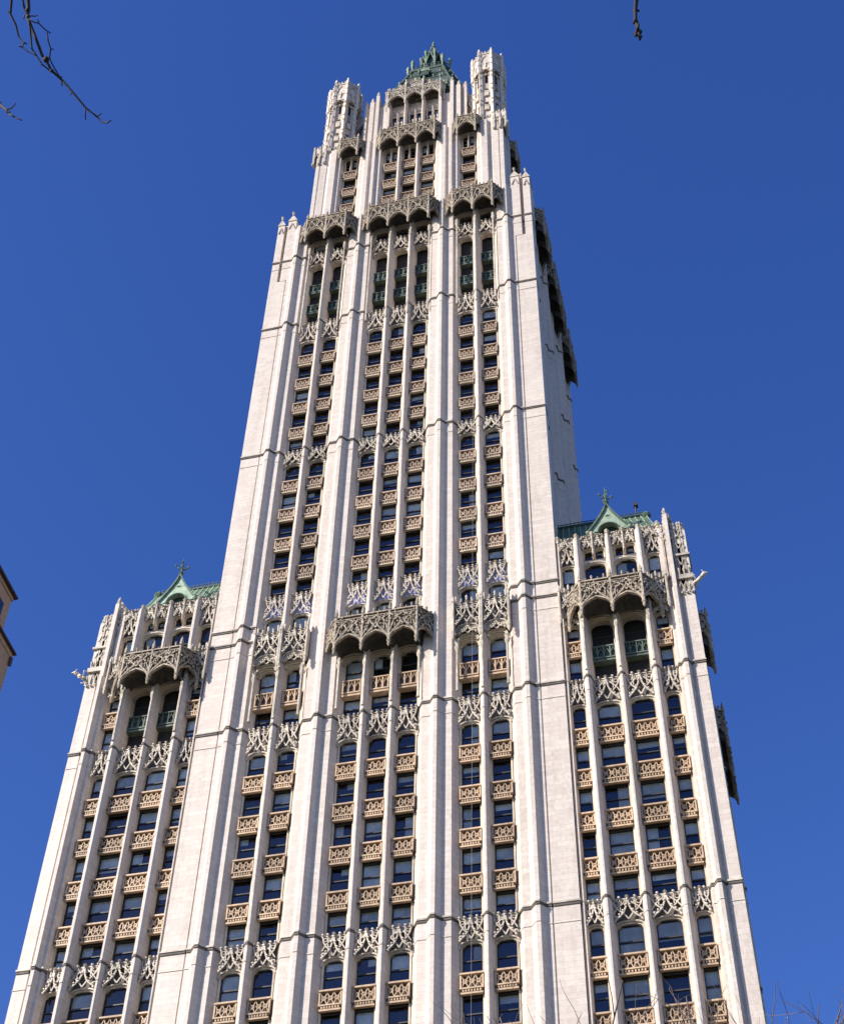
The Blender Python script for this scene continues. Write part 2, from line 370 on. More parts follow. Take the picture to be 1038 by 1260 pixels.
def mull(face, u, wf, wb, z0, z1, fy=-.05, bands=(), name='mullion', by=.75):
    poly = [(u-wb/2, by+.5),(u-wb/2, by),(u-wf/2-.02, fy+.16),(u-wf*.12, fy-.08),(u+wf*.16, fy-.08),(u+wf/2+.02, fy+.12),(u+wb/2, by),(u+wb/2, by+.5)]
    return pier(face, poly, z0, z1, bands, name, M_TERRA, .06, .2)
@cached
def arcade_jamb(h):     # slender shafts flanking tall arches, with statue-like knob at the top
    b = MB(); b.lathe((0,-.14,0), [(.13,0),(.10,.25),(.09,h-1.0),(.17,h-.75),(.19,h-.5),(.12,h-.3),(.2,h-.1),(.13,h+.1)], M_WHITE, 6)
    return b.mesh('colonnette')

def fascia(b, A, Bp, zp, za, zt, mat, thick=.16, cres=True):
    """a wall panel from plan point A to B (outer side on the right of A->B seen from outside), its lower edge a pointed arch"""
    A = Vector((A[0],A[1],0)); Bv = Vector((Bp[0],Bp[1],0)); d = Bv-A; L = d.length; d.normalize(); nrm = Vector((d.y,-d.x,0))  # outward
    n = 14
    def P(t, z, o=0.0): q = A + d*(L*t) + nrm*o; return (q.x, q.y, z)
    def az(t): s = 1-abs(2*t-1); return zp + (za-zp)*(0.86*math.sqrt(max(0,1-(1-s)**2)) + .14*s**3)
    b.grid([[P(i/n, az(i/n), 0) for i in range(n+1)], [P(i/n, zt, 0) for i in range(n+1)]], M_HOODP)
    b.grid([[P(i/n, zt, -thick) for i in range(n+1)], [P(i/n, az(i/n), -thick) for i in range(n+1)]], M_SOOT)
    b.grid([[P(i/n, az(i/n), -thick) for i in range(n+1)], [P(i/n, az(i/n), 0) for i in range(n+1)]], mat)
    b.grid([[P(i/n, zt, 0) for i in range(n+1)], [P(i/n, zt, -thick) for i in range(n+1)]], mat)
    b.tube([P(i/n, az(i/n)+.03, .05) for i in range(n+1)], .075, mat, 4)
    pts = []
    for i in range(n+1):
        t = i/n; s = 1-abs(2*t-1); pts.append(P(t, zp+.35 + (za-zp+.1)*(s**.75) + .35*s**5, .10))
    b.tube(pts, .06, mat, 4)
    for q in pts[2:-2:2]: b.blob(q[0], q[1], q[2]+.09, .075, mat)
    top = zt-.32
    rj = random.Random(int(abs(A.x*31+A.y*17+zt)*10)); J = lambda a=.05: rj.uniform(-a, a)
    for k in range(int(L/.11)):
        tc = rj.random(); zc = rj.uniform(az(tc)+.15, zt-.1); q = P(tc, zc, .06+rj.random()*.08); b.blob(q[0], q[1], q[2], rj.uniform(.045, .10), mat)
    for k in range(int(L/.3)):
        tc = rj.uniform(.08, .92); zc = rj.uniform(az(tc)+.3, zt-.4); e = J(.3); b.tube([P(tc, zc, .06), P(tc+e*.3/L, zc+.2, .12), P(min(1,max(0,tc+e/L)), zc+.42, .05)], .045, mat, 4)
    for sx in (0, 1):      # counter curves and cusps filling the spandrels
        f_ = lambda t: t if sx == 0 else 1-t
        b.tube([P(f_(0), zt-.35, .07), P(f_(.16+J()), zt-.62+J(), .10), P(f_(.34+J()), zt-1.0+J(), .10), P(f_(.5), za+.25, .08)], .06, mat, 4)
        b.tube([P(f_(.5), zt-.4, .07), P(f_(.33+J()), zt-.75+J(), .10), P(f_(.17+J()), zt-1.2+J(), .10), P(f_(.02), zp+.9, .08)], .06, mat, 4)
        for t_, z_ in ((.16,zt-.62),(.33,zt-.78),(.17,zt-1.2),(.07,zt-1.0)): q = P(f_(t_), z_, .15); b.blob(q[0], q[1], q[2], .09, mat)
    for z, r in ((zt-.02, .075), (top, .05)): b.tube([P(0, z, .07), P(1, z, .07)], r, mat, 4)
    m_ = max(3, round(L/.42))
    for i in range(m_+1):
        t = i/m_; zz = az(t)+.25+.35*(1-abs(2*t-1))
        if zz < top: b.tube([P(t, zz, .045), P(t, top, .045)], .04, mat, 4)
        if i < m_:
            tc = (i+.5)/m_; zc = top-.27; r = L/m_*.36
            if az(tc)+.5 < zc: b.tube([P(tc+r*math.cos(k*math.pi/3)/L, zc+r*math.sin(k*math.pi/3), .05) for k in range(7)], .03, mat, 4)
        if cres:
            q = P(t, zt, .02); b.finial(q[0], q[1], zt, .55 if i%2 == 0 else .32, mat, .075)
    return P, az
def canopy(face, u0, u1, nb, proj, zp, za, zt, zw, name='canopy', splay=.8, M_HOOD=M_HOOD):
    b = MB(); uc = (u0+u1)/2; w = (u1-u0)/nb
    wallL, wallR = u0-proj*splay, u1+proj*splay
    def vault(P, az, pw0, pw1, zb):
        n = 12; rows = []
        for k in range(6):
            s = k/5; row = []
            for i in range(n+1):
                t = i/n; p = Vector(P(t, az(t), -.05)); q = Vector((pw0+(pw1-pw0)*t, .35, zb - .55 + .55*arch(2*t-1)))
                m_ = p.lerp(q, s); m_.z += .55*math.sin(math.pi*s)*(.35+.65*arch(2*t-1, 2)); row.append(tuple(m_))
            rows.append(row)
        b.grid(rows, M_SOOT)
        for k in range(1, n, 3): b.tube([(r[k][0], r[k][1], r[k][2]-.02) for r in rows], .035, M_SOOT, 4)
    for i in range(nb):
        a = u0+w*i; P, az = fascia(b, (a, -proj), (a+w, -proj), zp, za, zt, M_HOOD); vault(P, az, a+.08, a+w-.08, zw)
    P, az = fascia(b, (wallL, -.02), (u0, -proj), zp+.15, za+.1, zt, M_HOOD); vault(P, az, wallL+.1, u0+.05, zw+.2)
    P, az = fascia(b, (u1, -proj), (wallR, -.02), zp+.15, za+.1, zt, M_HOOD); vault(P, az, u1-.05, wallR-.1, zw+.2)
    # floor of the gallery behind the parapet
    b.prism([(wallL+.2, .2), (u0+.1, -proj+.15), (u1-.1, -proj+.15), (wallR-.2, .2)], za+.55, za+.70, M_SOOT)
    pts = [(u0+w*i, -proj) for i in range(nb+1)] + [(wallL, 0), (wallR, 0)]
    for j, (x, y) in enumerate(pts):
        b.lathe((x, y-.04, 0), [(.03, zp-.55), (.13, zp-.30), (.09, zp-.15), (.17, zp), (.12, zp+.25), (.11, zt), (.17, zt+.05), (.12, zt+.2), (.15, zt+.42), (.02, zt+1.0)], M_HOOD, 6)
    o = b.build(name, B); o.matrix_local = face.m
    return o
def gallery(face, u, w, z0, z1, name='hood_panel', out_=.42):   # flat traceried hood with cresting over one light
    b = MB(); x = w/2
    b.box(-x, x, -out_+.25, .45, z1-.5, z1-.05, M_RECESS)
    for sx in (-1, 1):
        b.box(min(sx*(x-.10),sx*(x+.08)), max(sx*(x-.10),sx*(x+.08)), -out_, .4, z0+.35, z1, M_WHITE)
        b.lathe((sx*x, -out_-.03, 0), [(.03, z0-.6), (.13, z0-.3), (.10, z0-.1), (.16, z0+.1), (.10, z0+.35), (.09, z1), (.15, z1+.1), (.02, z1+.8)], M_WHITE, 6)
    for k in range(5): b.finial(-x*.8+x*1.6*k/4, -out_+.02, z1-.05, .5 if k % 2 else .8, M_WHITE, .08)
    o = b.build(name, B); o.matrix_local = face.at(u, 0)
    tw = w-.5
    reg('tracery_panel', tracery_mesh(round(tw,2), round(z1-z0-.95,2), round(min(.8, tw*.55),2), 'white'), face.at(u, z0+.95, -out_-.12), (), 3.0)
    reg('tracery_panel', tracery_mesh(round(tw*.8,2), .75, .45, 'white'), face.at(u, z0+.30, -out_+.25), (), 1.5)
    return o
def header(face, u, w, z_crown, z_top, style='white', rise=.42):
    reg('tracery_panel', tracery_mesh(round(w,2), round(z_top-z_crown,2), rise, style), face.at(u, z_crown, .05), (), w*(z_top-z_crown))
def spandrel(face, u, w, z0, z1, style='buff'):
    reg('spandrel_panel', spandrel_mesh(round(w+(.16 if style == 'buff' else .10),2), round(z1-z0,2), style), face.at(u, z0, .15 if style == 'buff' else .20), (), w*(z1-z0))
def module(face, u, w, zlo, heads, crown, ztop, bal=1.43, style='buff', head_style='white'):
    """a stack of storeys from a band at zlo: heads are window heads, the last storey is arched"""
    z = zlo+.02
    for hd in heads:
        window(face, u, z, w, hd-z); z1 = hd+bal; spandrel(face, u, w, hd, z1, style); z = z1
    window(face, u, z, w, crown-z+.02, mid=.47)
    header(face, u, w, crown, ztop, head_style)
HB = (63.14, 66.73, 70.30, 73.85); HA = (44.85, 48.55, 52.25, 55.95)
HT = (95.2, 98.9, 102.6, 106.3); HU = (113.7, 117.4, 121.1, 124.8)
W1 = 1.30
MID_U = (-2.09, 0.0, 2.09); LB_U = (-8.73, -6.60); RB_U = (6.60, 8.73)
def shaft_bay(face, us, canopy_bay, w=W1):
    for u in us:
        module(face, u, w, ZB3, HA, 59.6, ZB2-.05)
        module(face, u, w, ZB2, HB, 77.45, ZB1-.05)
        # two storey arch under the hoods
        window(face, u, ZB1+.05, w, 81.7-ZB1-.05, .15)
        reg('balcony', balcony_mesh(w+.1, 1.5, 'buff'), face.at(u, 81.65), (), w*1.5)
        window(face, u, 83.1, w, 85.6-83.1, .15)
        header(face, u, w, 85.55, 87.2, 'plain', .6)
        # storeys above the hoods
        window(face, u, 86.9, w, 91.2-86.9, mid=.7)
        header(face, u, w, 91.15, 93.25, 'blue')
        module(face, u, w, 93.2, HT, 110.1, ZT1-.1, 1.5, 'rose')
        module(face, u, w, ZT1, HU, 128.7, ZT2-.1, 1.5, 'rose')
        green_arch(face, u, w)
def green_arch(face, u, w):
    window(face, u, ZT2+.05, w, 134.1-ZT2, .6)
    for z, z2 in ((134.1, 137.7), (137.7, 142.3)):
        reg('balcony', balcony_mesh(w+.16, 1.45, 'green'), face.at(u, z, .42), (), w*1.4)
        window(face, u, z+1.45, w, z2-z-1.4, .6)
    header(face, u, w, 142.4, 144.3, 'rose', .6)
    window(face, u, 144.35, w, 2.5, .0)
    header(face, u, w, 146.6, 148.2, 'plain', .55)
shaft_bay(FRONT, MID_U, True); shaft_bay(FRONT, LB_U, False); shaft_bay(FRONT, RB_U, False)

TB = (ZB3, ZB2, ZB1, ZT1, ZT2)
for c, bl, br in ((-4.33, 1.62, 1.58), (4.33, 1.58, 1.62)):
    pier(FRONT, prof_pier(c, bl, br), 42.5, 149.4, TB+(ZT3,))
for u in (-1.045, 1.045): mull(FRONT, u, .42, .79, 42.5, 148.6, bands=TB)
for u in (-7.665, 7.665): mull(FRONT, u, .42, .83, 42.5, 148.6, bands=TB)
for s in (-1, 1):
    L = [(9.38,1.25),(9.38,.75),(9.92,0),(10.40,0),(10.76,-.45),(11.02,-.45),(11.36,-.03),(11.66,-.03),(11.68,.06),(11.74,.06),(11.76,0),(13.40,0),(13.40,1.25)]
    if s < 0: L = [(-x,y) for x,y in L][::-1]
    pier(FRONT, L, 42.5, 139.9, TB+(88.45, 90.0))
    # above, the same pier with a slot, ending in a turret-like gabled head
    L2 = [(9.38,1.25),(9.38,.75),(9.92,0),(10.40,0),(10.76,-.45),(11.02,-.45),(11.36,-.03),(12.35,-.03),(12.36,.7),(12.66,.7),(12.67,0),(13.40,0),(13.40,2.2),(9.6,2.2)]
    if s < 0: L2 = [(-x,y) for x,y in L2][::-1]
    pier(FRONT, L2, 139.9, 149.6, (ZT3,))
    b = MB()
    for x0, x1, zt in ((11.45, 12.33, 151.6), (12.70, 13.40, 151.0)):
        a0, a1 = (x0, x1) if s > 0 else (-x1, -x0)
        b.box(a0, a1, -.02, 1.6, 149.6, zt, M_TERRA); mx_ = (a0+a1)/2
        b.add([(a0-.08,-.1,zt),(a1+.08,-.1,zt),(a1+.08,1.7,zt),(a0-.08,1.7,zt),(mx_,-.1,zt+1.15),(mx_,1.7,zt+1.15)], [(0,1,4),(1,2,5,4),(2,3,5),(3,0,4,5),(0,3,2,1)], M_WHITE)
        b.finial(mx_, -.1, zt+1.0, .8, M_WHITE, .12)
        b.tube([(a0+.12, -.07, zt-1.6), (mx_, -.09, zt-.5), (a1-.12, -.07, zt-1.6)], .05, M_HOOD)
    a0, a1 = (11.6, 13.3) if s > 0 else (-13.3, -11.6)
    b.box(a0, a1, .72, 1.5, 149.6, 152.1, M_TERRA); b.finial((a0+a1)/2, .75, 152.1, 1.3, M_WHITE, .16)
    b.finial(13.3*s, 2.0, 149.6, 2.6, M_WHITE, .16)
    o = b.build('corner_pinnacle', B); o.matrix_local = FRONT.m

cj = arcade_jamb(4.9)
for us in ((-3.0,-1.045,1.045,3.0), (-9.5,-7.665,-5.83), (5.83,7.665,9.5), (-19.73,-17.38,-15.03), (15.03,17.38,19.73)):
    for u in us: link('colonnette', cj, FRONT.at(u, 80.1, -.16 if abs(u) in (15.03, 19.73) else .02), B)
cj2 = arcade_jamb(15.3)
for us in ((-3.0,-1.045,1.045,3.0), (-9.5,-7.665,-5.83), (5.83,7.665,9.5)):
    for u in us: link('colonnette', cj2, FRONT.at(u, 129.6, .05), B)
# body of the tower behind the facade
b = MB(); b.box(-12.9, 12.6, 1.12, 24.6, 0, 149.0, M_DARK)
b.box(-13.35, -12.9, 1.12, 25.5, 0, 149.3, M_TERRA); b.box(-13.3, 12.95, 24.6, 25.6, 0, 149.28, M_TERRA)
b.box(-12.5, 12.4, 2.2, 24.5, 149.0, 149.5, M_HOOD)
b.build('tower_wall', B)
# north side of the tower, seen edge-on
NB = (ZB1, ZT1, ZT2, ZT3)
def north_bay(face, us, w=W1):
    for u in us:
        module(face, u, w, 93.2, HT, 110.1, ZT1-.1, 1.5, 'rose')
        module(face, u, w, ZT1, HU, 128.7, ZT2-.1, 1.5, 'rose'); green_arch(face, u, w)
for us in (MID_U, LB_U, RB_U): north_bay(NORTH, us)
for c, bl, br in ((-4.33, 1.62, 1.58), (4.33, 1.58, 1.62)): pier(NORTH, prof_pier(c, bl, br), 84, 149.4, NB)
for u in (-1.045, 1.045, -7.665, 7.665): mull(NORTH, u, .42, .8, 84, 148.6)
pier(NORTH, [(-11.7,.75),(-11.7,0),(-10.9,0),(-10.7,-.25),(-10.4,-.25),(-10.2,0),(-9.9,0),(-9.38,.75)], 84, 149.4, NB)
pier(NORTH, [(9.38,.75),(9.92,0),(10.3,0),(10.5,-.25),(10.8,-.25),(11.0,0),(12.6,0),(12.6,.75)], 84, 149.4, NB)

# projecting hoods
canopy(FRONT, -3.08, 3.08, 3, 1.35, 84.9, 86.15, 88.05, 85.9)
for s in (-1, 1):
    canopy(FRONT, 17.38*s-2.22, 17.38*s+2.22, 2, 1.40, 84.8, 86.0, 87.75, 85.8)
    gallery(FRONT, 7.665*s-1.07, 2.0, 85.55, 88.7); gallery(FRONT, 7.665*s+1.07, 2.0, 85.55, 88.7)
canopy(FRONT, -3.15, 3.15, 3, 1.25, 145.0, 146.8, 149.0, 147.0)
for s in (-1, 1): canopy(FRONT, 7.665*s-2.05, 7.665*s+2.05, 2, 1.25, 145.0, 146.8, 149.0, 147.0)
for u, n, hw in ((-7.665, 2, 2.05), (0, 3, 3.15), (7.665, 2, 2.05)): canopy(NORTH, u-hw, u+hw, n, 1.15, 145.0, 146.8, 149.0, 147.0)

# ------------------------------------------------------------------ the wings
for s in (-1, 1):
    us = [(13.72+14.64)/2, 16.22, 18.54, 20.60]; ws = [.92, 1.60, 1.60, .92]
    for u, w in zip(us, ws):
        u *= s
        module(FRONT, u, w, ZB3, HA, 59.6, ZB2-.05); module(FRONT, u, w, ZB2, HB, 77.45, ZB1-.05)
        if w > 1:
            window(FRONT, u, ZB1+.05, w, 81.8-ZB1, .55); window(FRONT, u, 83.2, w, 85.8-83.2, .55)
            reg('balcony', balcony_mesh(w+.2, 1.45, 'green'), FRONT.at(u, 81.75, .42), (), w*1.4)
            header(FRONT, u, w, 85.6, 87.4, 'plain', .75)
            window(FRONT, u, 88.0, w, 91.6-88.0, mid=.6)
            reg('tracery_panel', tracery_mesh(round(w,2), .62, .5, 'lunette'), FRONT.at(u, 91.55), (), 1.0)
            for d in (-1, 1):
                window(FRONT, u+d*w*.26, 92.15, w*.40, .95, mid=.98)
                reg('tracery_panel', tracery_mesh(round(w*.40,2), 1.25, .25, 'white'), FRONT.at(u+d*w*.26, 93.05, .0), (), 1.0)
            mull(FRONT, u, .12, .16, 92.2, 94.6, .02)
        else:
            window(FRONT, u, ZB1+.05, w, 82.0-ZB1); spandrel(FRONT, u, w, 82.0, 83.5); window(FRONT, u, 83.5, w, 85.2-83.5)
            header(FRONT, u, w, 85.15, 86.0, 'white', .35)
            gallery(FRONT, u, w+.5, 85.6, 88.2, out_=.30)
            window(FRONT, u, 88.5, w, 91.6-88.5); header(FRONT, u, w, 91.55, 93.9, 'white', .35)
            reg('tracery_panel', tracery_mesh(round(w,2), 1.1, .25, 'white'), FRONT.at(u, 93.1, -.12), (), 1.0)
    mull(FRONT, 17.38*s, .36, .70, 42.5, 94.0, bands=(ZB3, ZB2, ZB1))
    for u in (15.03, 19.73): mull(FRONT, u*s, .46, .78, 42.5, 94.0, -.22, bands=(ZB3, ZB2, ZB1))
    L = [(13.42,1.25),(13.42,.30),(13.54,.28),(13.56,.03),(13.64,.03),(13.76,.75),(13.76,1.25)]
    if s < 0: L = [(-x,y) for x,y in L][::-1]
    pier(FRONT, L, 42.5, 94.3)
    L = [(21.06,1.25),(21.06,.75),(21.34,0),(21.52,0),(21.74,-.38),(21.98,-.38),(22.16,.02),(22.20,.10),(22.26,.10),(22.30,0),(23.16,0),(23.16,1.6),(21.2,1.6)]
    if s < 0: L = [(-x,y) for x,y in L][::-1]
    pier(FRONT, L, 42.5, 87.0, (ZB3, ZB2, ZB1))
    # corner head above the hoods: niches, thin shafts, pinnacles
    b = MB()
    def bx(x0, x1, y0, y1, z0, z1, mt): b.box(min(x0*s,x1*s), max(x0*s,x1*s), y0, y1, z0, z1, mt)
    bx(21.2, 22.95, .35, 2.2, 87, 93.6, M_TERRA); bx(22.1, 22.9, .12, .5, 87, 91.9, M_HOOD)
    for x, y, zt in ((21.25, .05, 94.0), (21.86, -.30, 95.0), (22.5, .12, 92.6), (23.0, .10, 93.4), (23.05, 1.5, 93.4)):
        bx(x-.15, x+.15, y, y+.5, 86.9, zt, M_TERRA); b.lathe((x*s, y+.22, zt), [(.2,0),(.24,.12),(.12,.3),(.19,.5),(.03,.95)], M_WHITE, 6)
    bx(21.62, 22.1, .2, .9, 86.9, 95.0, M_TERRA); b.lathe((21.95*s, .6, 95.0), [(.36,0),(.42,.1),(.3,.35),(.36,.6),(.18,.85),(.05,1.1)], M_WHITE, 8)
    for z0, z1 in ((87.9, 88.35), (90.4, 90.6)): bx(22.1, 23.25, -.10, 1.7, z0, z1, M_WHITE)
    for k in range(3):
        x = 22.3+.36*k
        b.tube([((x-.17)*s, -.05, 86.5), ((x-.12)*s, -.12, 87.1), (x*s, -.14, 87.5), ((x+.12)*s, -.12, 87.1), ((x+.17)*s, -.05, 86.5)], .055, M_WHITE)
        b.finial(x*s, -.05, 88.3, .8, M_WHITE, .09); b.blob(x*s, -.1, 86.4, .12, M_WHITE)
    rk = random.Random(4)
    for k in range(46):
        x_ = rk.uniform(21.3, 23.0); z_ = rk.uniform(92.3, 94.1); y_ = rk.uniform(-.02, .3); b.blob(x_*s, y_, z_, rk.uniform(.07, .15), M_WHITE)
    for x_ in (21.45, 21.66, 22.2, 22.36, 22.68, 22.84):
        b.tube([(x_*s, .12, 88.4), (x_*s, .10, 93.4)], .09, M_WHITE); b.finial(x_*s, .1, 93.3, 1.0, M_WHITE, .12)
    for z_ in (89.5, 91.3, 92.6):
        for x_ in (22.33, 22.75): b.tube([((x_-.2)*s, .05, z_), (x_*s, .0, z_+.55), ((x_+.2)*s, .05, z_)], .06, M_WHITE)
    for k in range(5): b.finial((21.3+.05*k)*s, .1+.35*k, 93.6, .8+.1*(k%2), M_WHITE, .1)
    o = b.build('corner_pinnacle', B); o.matrix_local = FRONT.m
    # gargoyle stretching out from the corner
    b = MB(); g = [Vector((22.9*s, .2, 87.0)), Vector((23.2*s, 0, 87.2)), Vector((23.5*s, -.15, 87.35)), Vector((23.8*s, -.28, 87.55)), Vector((24.05*s, -.36, 87.75))]
    for i, (p, q) in enumerate(zip(g, g[1:])): b.tube([p, q], (.26,.19,.15,.14)[i], M_WHITE, 6, (.19,.15,.14,.17)[i])
    b.blob(24.05*s, -.36, 87.75, .19, M_WHITE); b.tube([(24.1*s,-.4,87.74), (24.3*s,-.46,87.70)], .10, M_WHITE, 5, .06)
    for e in (-1, 1):
        b.tube([(24.0*s, -.36+e*.08, 87.85), (23.9*s, -.3+e*.2, 88.05)], .07, M_WHITE, 4, .015)
        b.tube([(23.3*s, -.1+e*.1, 87.2), (23.4*s, -.2+e*.3, 86.95), (23.65*s, -.25+e*.3, 87.0)], .08, M_WHITE, 5, .04)
        b.tube([(23.4*s, -.15, 87.4), (23.3*s, -.1+e*.35, 87.75), (23.0*s, .1+e*.4, 87.7)], .09, M_WHITE, 4, .02)
    o = b.build('gargoyle', B, True); o.matrix_local = FRONT.m
    # finials on the parapet
    b = MB()
    for u in (13.6, 15.03, 16.22, 17.38, 18.54, 19.73, 21.2): b.finial(u*s, .05, 93.95, .8, M_WHITE, .15)
    for k in range(36): b.finial((13.7+.21*k)*s, .30, 94.05, .55 if k % 2 else .38, M_WHITE, .10)
    for k in range(24): b.blob((13.8+.32*k)*s, .12, 93.9+.14*(k % 3), .11, M_WHITE)
    b.box(min(13.5*s,21.2*s), max(13.5*s,21.2*s), .5, .9, 93.6, 94.1, M_WHITE)
    o = b.build('parapet_cresting', B); o.matrix_local = FRONT.m
    # body of the wing
    b = MB(); x0, x1 = sorted((12.6*s if s > 0 else -12.9, 22.4*s)); b.box(x0, x1, 1.12, 33, 0, 93.3, M_DARK)
    if s < 0: b.box(-23.0, -22.4, 1.4, 33.2, 0, 93.5, M_TERRA)
    b.build('wing_wall', B)
    # copper roof
    b = MB(); xi, xo = 13.3*s, 21.8*s; ridge = 20.35*s
    v = [(xi,1.0,93.4),(xo,1.0,93.4),(xo,8.6,93.4),(xi,8.6,93.4),(xi,3.2,99.4),(ridge,3.2,99.4),(ridge,6.4,99.4),(xi,6.4,99.4)]
    f = [(0,1,5,4),(1,2,6,5),(2,3,7,6),(4,5,6,7),(3,0,4,7)]
    b.add(v, [q if s > 0 else q[::-1] for q in f], M_COPPER)
    for k in range(17):     # standing seams and ridge roll
        t = k/16; a = Vector((xi+(xo-xi)*t, .98, 93.4)); e = Vector((xi+(ridge-xi)*t, 3.18, 99.42)); b.tube([a, e], .045, M_COPPERL)
    b.tube([(xi,3.2,99.45),(ridge,3.2,99.45)], .16, M_CUD, 6); b.tube([(xi,3.2,99.85),(ridge-.2*s,3.2,99.85)], .035, M_CUD)
    for k in range(22): x = xi+(ridge-xi)*k/21; b.tube([(x,3.2,99.4),(x,3.2,99.95)], .03, M_CUD)
    for y in (1.6, 2.4): b.tube([(ridge+.02*s+ (xo-ridge)*(1-(y-1)/2.2), y, 93.4+(y-1)/2.2*6)]*1+[(xi, y, 93.4+(y-1)/2.2*6.02)], .04, M_COPPERL)
    b.lathe((ridge, 3.3, 99.2), [(.3,0),(.45,.25),(.25,.5),(.1,.7)], M_COPPER, 6)
    roof = b.build('roof', B)
    # dormer with steep gable and cross-shaped finial
    b = MB(); c = 17.5*s; y0 = .75
    b.box(c-1.15, c+1.15, y0+.55, 3.0, 94.0, 96.4, M_CUD)
    b.add([(c-1.2,y0+.5,96.2),(c+1.2,y0+.5,96.2),(c,y0+.5,98.6)], [(0,1,2)], M_CUD)
    n = 10
    inner = [(c+.85*math.cos(math.pi*(1-i/n)), y0+.1, 95.55+.95*math.sin(math.pi*i/n)) for i in range(n+1)]
    outer = []
    for i in range(n+1):
        t = -1+2*i/n; outer.append((c+1.62*t*(abs(t)**.15), y0+.1, 98.75-3.1*abs(t)**.9))
    b.grid([inner, outer], M_COPPERL)
    b.grid([outer, [(p[0], y0+2.6, p[2]) for p in outer]], M_COPPER); b.grid([[(p[0], y0+.55, p[2]) for p in inner], inner], M_COPPERL)
    b.tube([(p[0], y0+.02, p[2]+.05) for p in outer], .10, M_COPPER, 4); b.tube([(p[0], y0+.02, p[2]) for p in inner], .06, M_COPPER, 4)
    for sx in (-1, 1):
        b.box(c+sx*1.0-.13, c+sx*1.0+.13, y0+.1, y0+.5, 93.9, 95.7, M_COPPERL); b.blob(c+sx*1.62, y0, 95.6, .2, M_COPPERL)
    b.lathe((c, y0+.25, 97.3), [(.2,0),(.26,.1),(.1,.2)], M_COPPER, 6)
    dm = b.build('dormer', roof)
    b = MB(); b.lathe((c, y0+.1, 98.5), [(.17,0),(.12,.3),(.24,.45),(.1,.6),(.08,1.25),(.16,1.4),(.05,1.55),(.02,2.3)], M_COPPER, 6)
    for a in range(4):
        dx, dy = math.cos(a*math.pi/2+.4), math.sin(a*math.pi/2+.4)
        b.tube([(c,y0+.1,99.4), (c+.3*dx,y0+.1+.3*dy,99.5), (c+.48*dx,y0+.1+.48*dy,99.75)], .08, M_COPPER, 4, .05); b.blob(c+.5*dx, y0+.1+.5*dy, 99.78, .11, M_COPPER)
    b.build('finial', dm.parent and roof)
# a floodlight mast on the right roof
b = MB(); b.tube([(19.55,3.4,99.4),(19.62,3.4,101.0)], .07, M_FRAME, 6); b.box(19.48, 19.82, 3.25, 3.6, 100.9, 101.25, M_FRAME); b.tube([(19.1,3.4,99.7),(20.1,3.4,99.75)], .06, M_FRAME)
b.build('roof_mast', B)
# north side of the right wing
pier(WNORTH, [(-14.9,.6),(-14.9,0),(-13.4,0),(-13.2,-.2),(-12.9,-.2),(-12.7,0),(-12.5,.6)], 42.5, 93.6, (ZB2, ZB1))
for c in (-4.5, 10.0): pier(WNORTH, [(c-2.4,.6),(c-2.0,0),(c-.3,0),(c-.15,-.3),(c+.15,-.3),(c+.3,0),(c+2.0,0),(c+2.4,.6)], 42.5, 93.6, (ZB2, ZB1))
for u in (-9.8, 0.2, 3.2): mull(WNORTH, u, .5, .9, 42.5, 93.0, .0)
for u in (-11.2, -8.4, -1.3, 1.7, 4.9):
    module(WNORTH, u, 1.7, ZB2, HB, 77.45, ZB1-.05); window(WNORTH, u, ZB1+.05, 1.7, 5.8, .2); header(WNORTH, u, 1.7, 85.6, 86.9, 'hood', .6)
    window(WNORTH, u, 88, 1.7, 3.6); header(WNORTH, u, 1.7, 91.5, 93.7, 'white')
canopy(WNORTH, -12.0, -9.6, 1, .78, 84.9, 86.1, 88.0, 85.9); canopy(WNORTH, -1.4, 5.6, 2, .82, 84.9, 86.1, 88.0, 85.9)

